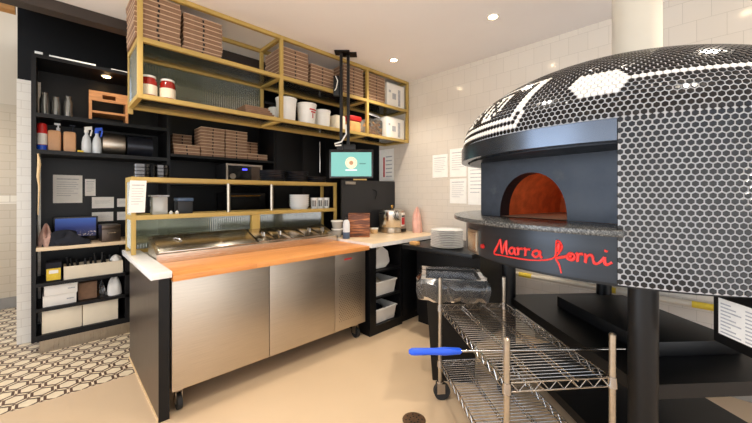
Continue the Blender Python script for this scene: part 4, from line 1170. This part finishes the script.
tag(MB().obx((2.12, .22, .583), (V2.x * .5, V2.y * .5, 0), (U2.x * .75, U2.y * .75, 0), (0, 0, .075)).build('peel_case', 'black_plastic', bevel=.006), 'wide low black case on the shelf under the oven', 'case')
# control box hung under the rim
pb = Vector((1.90, -.005)); du = Vector((-.766, -.643)); dv = Vector((.643, -.766))
EQ = MB().obx((pb.x, pb.y, .81), (du.x * .34, du.y * .34, 0), (dv.x * .3, dv.y * .3, 0), (0, 0, .238)).build('control_box', 'black_metal', O, bevel=.003)
lb = MB(); q0 = pb + du * .025 - dv * .0025
lb.obx((q0.x, q0.y, .85), (du.x * .2, du.y * .2, 0), (dv.x * .002, dv.y * .002, 0), (0, 0, .14))
lbo = lb.build('label_plate', 'paper', EQ)
m = MB()
for r_ in range(9):
    for c_ in range(2):
        q1 = pb + du * (.035 + c_ * .095) - dv * .0034
        m.obx((q1.x, q1.y, .858 + r_ * .0138), (du.x * (.08 - .02 * (r_ % 3)), du.y * (.08 - .02 * (r_ % 3)), 0), (dv.x * .0008, dv.y * .0008, 0), (0, 0, .005))
m.build('label_print', 'print_grey', lbo)

# ------------------------------------------------------------------ gas pipe on the wall
t = thing('gas_pipe', 'white gas pipe with yellow bands along the tiled wall under the oven', 'pipe', (3.31, .6, .6))
MB().cyl((3.31, -.6, .6), (3.31, 1.4, .6), .022, n=16).build('pipe', 'pipe_white', t, smooth=True)
for y in (-.02, .55, 1.22): MB().cyl((3.31, y, .6), (3.31, y + .12, .6), .0235, n=16).build('yellow_band', 'print_yellow', t, smooth=True)
for y in (-.4, .9): MB().bx(3.31, 3.349, y, y + .02, .59, .61).build('bracket', 'chrome', t)

# ------------------------------------------------------------------ side table with plates
t = thing('side_table', 'black side table under the white plates beside the oven', 'table', (2.96, 1.85, 0))
MB().bx(2.6, 3.335, 1.46, 2.27, .83, .87).build('top', 'black_metal', t, bevel=.003)
MB().bx(2.82, 3.335, 1.5, 2.25, .1, .829).build('body', 'black_cabinet', t)
MB().bx(2.85, 3.335, 1.54, 2.25, 0, .0995).build('plinth', 'black_cabinet', t)
NPL = 11
for k in range(NPL):
    tag(MB().lathe([(.09, 0), (.1, .003), (.158, .014), (.161, .016), (.156, .0175), (.1, .007), (.0001, .006)], n=40).build('plate', 'ceramic', smooth=True, local=True, loc=(2.785 + random.uniform(-.002, .002), 1.84 + random.uniform(-.002, .002), .871 + k * .0162)),
        'round white plate, %s of the stack beside the oven' % place(k, NPL), 'plate', 'white plates')
tag(MB().bx(2.63, 2.7, 2.1, 2.2, .871, .91).build('bread_roll', 'bread_tan', bevel=.018), 'small tan loaf on the black side table behind the plates', 'bread')

# ------------------------------------------------------------------ notices on the tiled wall
def wall_notice(label, y1, y0, z0, z1, lines=TXT, mats=('paper', 'print_grey')):
    return notice('wall_notice', label, (WX - .004, y1, z0), (0, y0 - y1, 0), (0, 0, z1 - z0), lines, list(mats), 'notices on the tiled wall')
wall_notice('small printed wall notice, leftmost of those beside the oven', 2.42, 2.20, 1.60, 1.88)
wall_notice('upper printed wall notice next to the oven visor', 2.17, 1.95, 1.60, 1.93)
wall_notice('lower printed wall notice below the upper one beside the oven', 2.17, 1.95, 1.29, 1.58)
wall_notice('wall notice partly hidden behind the oven mouth', 1.93, 1.70, 1.28, 1.80)
t = thing('safety_poster', 'white poster with a red picture strip near the tall cupboard', 'poster', (WX - .006, 3.2, 1.58))
MB().bx(WX - .008, WX - .0035, 3.07, 3.35, 1.585, 2.03).build('sheet', 'paper', t)
MB().bx(WX - .0092, WX - .0082, 3.24, 3.27, 1.64, 1.92).build('picture_strip', 'print_red', t)
m = MB()
for r_ in range(6): m.bx(WX - .0092, WX - .0082, 3.1, 3.22, 1.64 + r_ * .055, 1.655 + r_ * .055)
m.build('print', 'print_grey', t)

# ------------------------------------------------------------------ waste bin
b0 = Vector((1.955, 1.475)); e1 = Vector((.604, -.797)); e2 = Vector((.797, .604))
bl, bd, bh = .40, .37, .77
BN = thing('waste_bin', 'tall black plastic waste bin lined with a clear bag', 'bin', tuple(b0 + e1 * bl / 2 + e2 * bd / 2) + (0,))
def brect(ins, z): 
    return [tuple(b0 + e1 * (ins if i in (0, 3) else bl - ins) + e2 * (ins if i in (0, 1) else bd - ins)) + (z,) for i in range(4)]
rs = [brect(.05, 0), brect(.0, bh - .03), brect(-.014, bh - .03), brect(-.014, bh), brect(.012, bh), brect(.055, .02)]
vs = [p for r_ in rs for p in r_]; fs = [(3, 2, 1, 0)]
for j in range(len(rs) - 1):
    for i in range(4): fs.append((j * 4 + i, j * 4 + (i + 1) % 4, (j + 1) * 4 + (i + 1) % 4, (j + 1) * 4 + i))
k = (len(rs) - 1) * 4; fs.append((k, k + 1, k + 2, k + 3))
MB().add(vs, fs).build('body', 'black_plastic', BN, bevel=.006)
# liner
def brow(ins, z, jit, sd, n=10):
    rn = random.Random(sd); out = []
    cs = brect(ins, z)
    for i in range(4):
        p, q = Vector(cs[i]), Vector(cs[(i + 1) % 4])
        for j in range(n):
            w_ = p.lerp(q, j / n); c_ = b0 + e1 * bl / 2 + e2 * bd / 2
            o2 = Vector((w_.x - c_.x, w_.y - c_.y)).normalized() * (jit * (.5 + .9 * math.sin(j * 2.3 + i * 1.7 + sd * .35)) + rn.uniform(0, jit * .4))
            out.append((w_.x + o2.x, w_.y + o2.y, w_.z + rn.uniform(-jit, jit) * .9))
    return out
rows = [brow(.05, bh - .3, .006, 1), brow(.026, bh - .05, .002, 2), brow(.004, bh + .01, .003, 3), brow(-.026, bh + .012, .005, 4), brow(-.05, bh - .03, .014, 5), brow(-.05, bh - .08, .017, 6), brow(-.038, bh - .12, .017, 7), brow(-.026, bh - .15, .012, 8)]
vs = [p for r_ in rows for p in r_]; nn = 40; fs = []
for j in range(len(rows) - 1):
    for i in range(nn): fs.append((j * nn + i, j * nn + (i + 1) % nn, (j + 1) * nn + (i + 1) % nn, (j + 1) * nn + i))
tag(MB().add(vs, fs).build('bin_liner', 'clear_bag', smooth=True, fix=False), 'clear plastic liner folded over the rim of the black waste bin', 'bin liner')

# ------------------------------------------------------------------ wire rack
rk = rad(51)
RK = thing('wire_rack', 'chrome two tier wire rack on casters in front of the oven', 'rack', (1.293, .573, 0), rk)
LX, LY = .93, .455
for i, (x, y) in enumerate(((0, 0), (LX, 0), (LX, -LY), (0, -LY))):
    m = MB(); m.cyl((x, y, .125), (x, y, .815), .0125, n=14); m.lathe([(.0135, .815), (.0135, .82), (.008, .826), (.0001, .827)], (x, y, 0), 14)
    z = .15
    while z < .81: m.cyl((x, y, z), (x, y, z + .003), .0132, n=14); z += .0254
    po = m.build('post', 'dull_chrome', RK, local=True, smooth=True)
    c = MB(); c.cyl((x, y, .112), (x, y, .1245), .022, n=12)
    for s_ in (-1, 1): c.obx((x + s_ * .02 - .002, y - .03, .045), (.004, 0, 0), (0, .055, 0), (0, 0, .067))
    c.build('caster', 'chrome', po, local=True)
    MB().cyl((x - .015, y - .012, .056), (x + .015, y - .012, .056), .056, n=24).build('wheel', 'rubber', po, local=True, smooth=True)
def wire_shelf(z):
    m = MB(); r_ = .0034
    for (p, q) in (((0, 0), (LX, 0)), ((LX, 0), (LX, -LY)), ((LX, -LY), (0, -LY)), ((0, -LY), (0, 0))):
        for zz in (z, z - .036): m.cyl((p[0], p[1], zz), (q[0], q[1], zz), r_, n=7)
        d = Vector((q[0] - p[0], q[1] - p[1])); L = d.length; n = int(L / .034)
        pts = [(p[0] + d.x * (i + .5) / (n + 1), p[1] + d.y * (i + .5) / (n + 1), z if i % 2 else z - .036) for i in range(n + 1)]
        m.tube(pts, .0026, 6)
    for yy in (-LY / 3, -2 * LY / 3):
        m.cyl((0, yy, z - .007), (LX, yy, z - .007), r_, n=7); m.cyl((0, yy, z - .03), (LX, yy, z - .03), r_, n=7)
        n = 24; m.tube([(LX * (i + .5) / (n + 1), yy, z - .008 if i % 2 else z - .03) for i in range(n + 1)], .0024, 6)
    n = 38
    for i in range(1, n): m.cyl((LX * i / n, 0, z + .001), (LX * i / n, -LY, z + .001), .0019, n=6)
    for (x, y) in ((0, 0), (LX, 0), (LX, -LY), (0, -LY)): m.cyl((x, y, z - .04), (x, y, z + .004), .019, .016, n=14)
    m.build('wire_shelf', 'chrome', RK, local=True, smooth=True)
wire_shelf(.642); wire_shelf(.262)
# peel with the blue handle
q = thing('turning_peel', 'long thin steel peel with a bright blue handle resting on the rack', 'peel', (1.18, .99, .652))
h0, h1 = Vector((1.183, .99, .662)), Vector((1.97, .293, .651))
dh = (h1 - h0).normalized()
MB().cyl(h0 + dh * .24, h1, .006, n=10).build('rod', 'chrome', q, smooth=True)
MB().tube([h0, h0 + dh * .012, h0 + dh * .03, h0 + dh * .12, h0 + dh * .17, h0 + dh * .24, h0 + dh * .25], [.009, .016, .017, .0155, .019, .015, .008], 14).build('handle', 'blue_plastic', q, smooth=True)

# floor drain
t = thing('floor_drain', 'round brown metal floor drain in the beige floor', 'drain', (1.587, 1.287, .0005))
MB().lathe([(.072, 0), (.072, .003), (.06, .004), (.0001, .004)], n=28).build('plate', 'brown_drain', t, local=True)
m = MB()
for a in range(8):
    for r_ in (.028, .05): m.cyl((r_ * math.cos(a * PI / 4 + r_), r_ * math.sin(a * PI / 4 + r_), .0041), (r_ * math.cos(a * PI / 4 + r_), r_ * math.sin(a * PI / 4 + r_), .0048), .006, n=8)
m.build('holes', 'black_plastic', t, local=True)

# ------------------------------------------------------------------ lights
def spot(name, p, energy, colr, size=120, blend=.9, soft=.06):
    l = bpy.data.lights.new(name, 'SPOT'); l.energy = energy; l.color = colr; l.spot_size = rad(size); l.spot_blend = blend; l.shadow_soft_size = soft
    o = bpy.data.objects.new(name, l); col.objects.link(o); o.location = p
    return o
WARM = (1., .9, .76)
lab = ['near the monitor pole', 'between the monitor and the oven', 'above the oven dome', 'added unseen over the open floor', 'added unseen over the left counter end', 'added unseen behind the viewer', 'added unseen at the rear left']
for i, (x, y) in enumerate(((2.67, 2.45), (2.61, 1.275), (2.68, -.2), (1.2, 1.1), (.1, 2.4), (1.2, -.6), (-.6, .6))):  # the last four are out of view, added to light the room
    t = thing('ceiling_downlight', 'small round recessed ceiling downlight %s' % lab[i], 'downlight', (x, y, CZ - .006), 0, 'ceiling downlights')
    MB().lathe([(.036, .004), (.036, .0), (.052, .0), (.052, .0058)], n=28, caps=False).build('ring', 'lamp_trim', t, local=True)
    MB().cyl((0, 0, .0045), (0, 0, .0056), .034, n=24).build('lamp', 'lamp_glow', t, local=True)
    spot('downlight', (x, y, CZ - .02), 34, WARM)
spot('downlight', (.37, 4.27, UT - .06), 2.2, (1., .72, .42), 130)
for x, y in ((.4, 3.85), (1.9, 3.85)): spot('downlight', (x, y, 3.1), 16, WARM)
spot('downlight', (-1.2, 5.2, 3.1), 40, WARM)
l = bpy.data.lights.new('oven_lamp', 'POINT'); l.energy = .12; l.color = (1., .66, .36); l.shadow_soft_size = .04
o = bpy.data.objects.new('oven_lamp', l); col.objects.link(o); o.location = fp(ac - .1, zf0 + .2, .35)

# daylight from the open shop front behind the viewer
wd = bpy.data.worlds.new('World'); scene.world = wd; wd.use_nodes = True
nt = wd.node_tree; bg = nt.nodes['Background']
tc = nt.nodes.new('ShaderNodeTexCoord'); sp_ = nt.nodes.new('ShaderNodeSeparateXYZ'); nt.links.new(tc.outputs['Generated'], sp_.inputs[0])
rp = nt.nodes.new('ShaderNodeValToRGB'); nt.links.new(sp_.outputs[2], rp.inputs[0])
rp.color_ramp.elements[0].position = 0.; rp.color_ramp.elements[0].color = (1., .99, .97, 1)  # bright lower half added to send light up onto the ceiling
rp.color_ramp.elements[1].position = .25; rp.color_ramp.elements[1].color = (.38, .44, .55, 1)
vd = nt.nodes.new('ShaderNodeVectorMath'); vd.operation = 'DOT_PRODUCT'
nt.links.new(tc.outputs['Generated'], vd.inputs[0]); vd.inputs[1].default_value = (-.8, .59, .1)
rw = nt.nodes.new('ShaderNodeValToRGB'); nt.links.new(vd.outputs['Value'], rw.inputs[0])
rw.color_ramp.elements[0].position = .86; rw.color_ramp.elements[0].color = (0, 0, 0, 1)
rw.color_ramp.elements[1].position = .96; rw.color_ramp.elements[1].color = (.95, 1.1, 1.3, 1)
ad = nt.nodes.new('ShaderNodeMix'); ad.data_type = 'RGBA'; ad.blend_type = 'ADD'; ad.inputs[0].default_value = 1.
nt.links.new(rp.outputs[0], ad.inputs[6]); nt.links.new(rw.outputs[0], ad.inputs[7])
nt.links.new(ad.outputs[2], bg.inputs[0]); bg.inputs[1].default_value = 1.25

# ------------------------------------------------------------------ camera
cam = bpy.data.cameras.new('Camera'); co = bpy.data.objects.new('Camera', cam); col.objects.link(co)
co.location = (0, 0, 1.4); co.rotation_euler = (rad(90), 0, rad(45.65 - 90))
cam.sensor_width = 36; cam.lens = 36 * 328 / 752; cam.shift_y = -17.5 / 752
cam.clip_start = .05
scene.camera = co
vs_ = scene.view_settings
vs_.view_transform = 'Standard'; vs_.look = 'None'; vs_.exposure = 1.28; vs_.gamma = 1.; vs_.use_curve_mapping = False
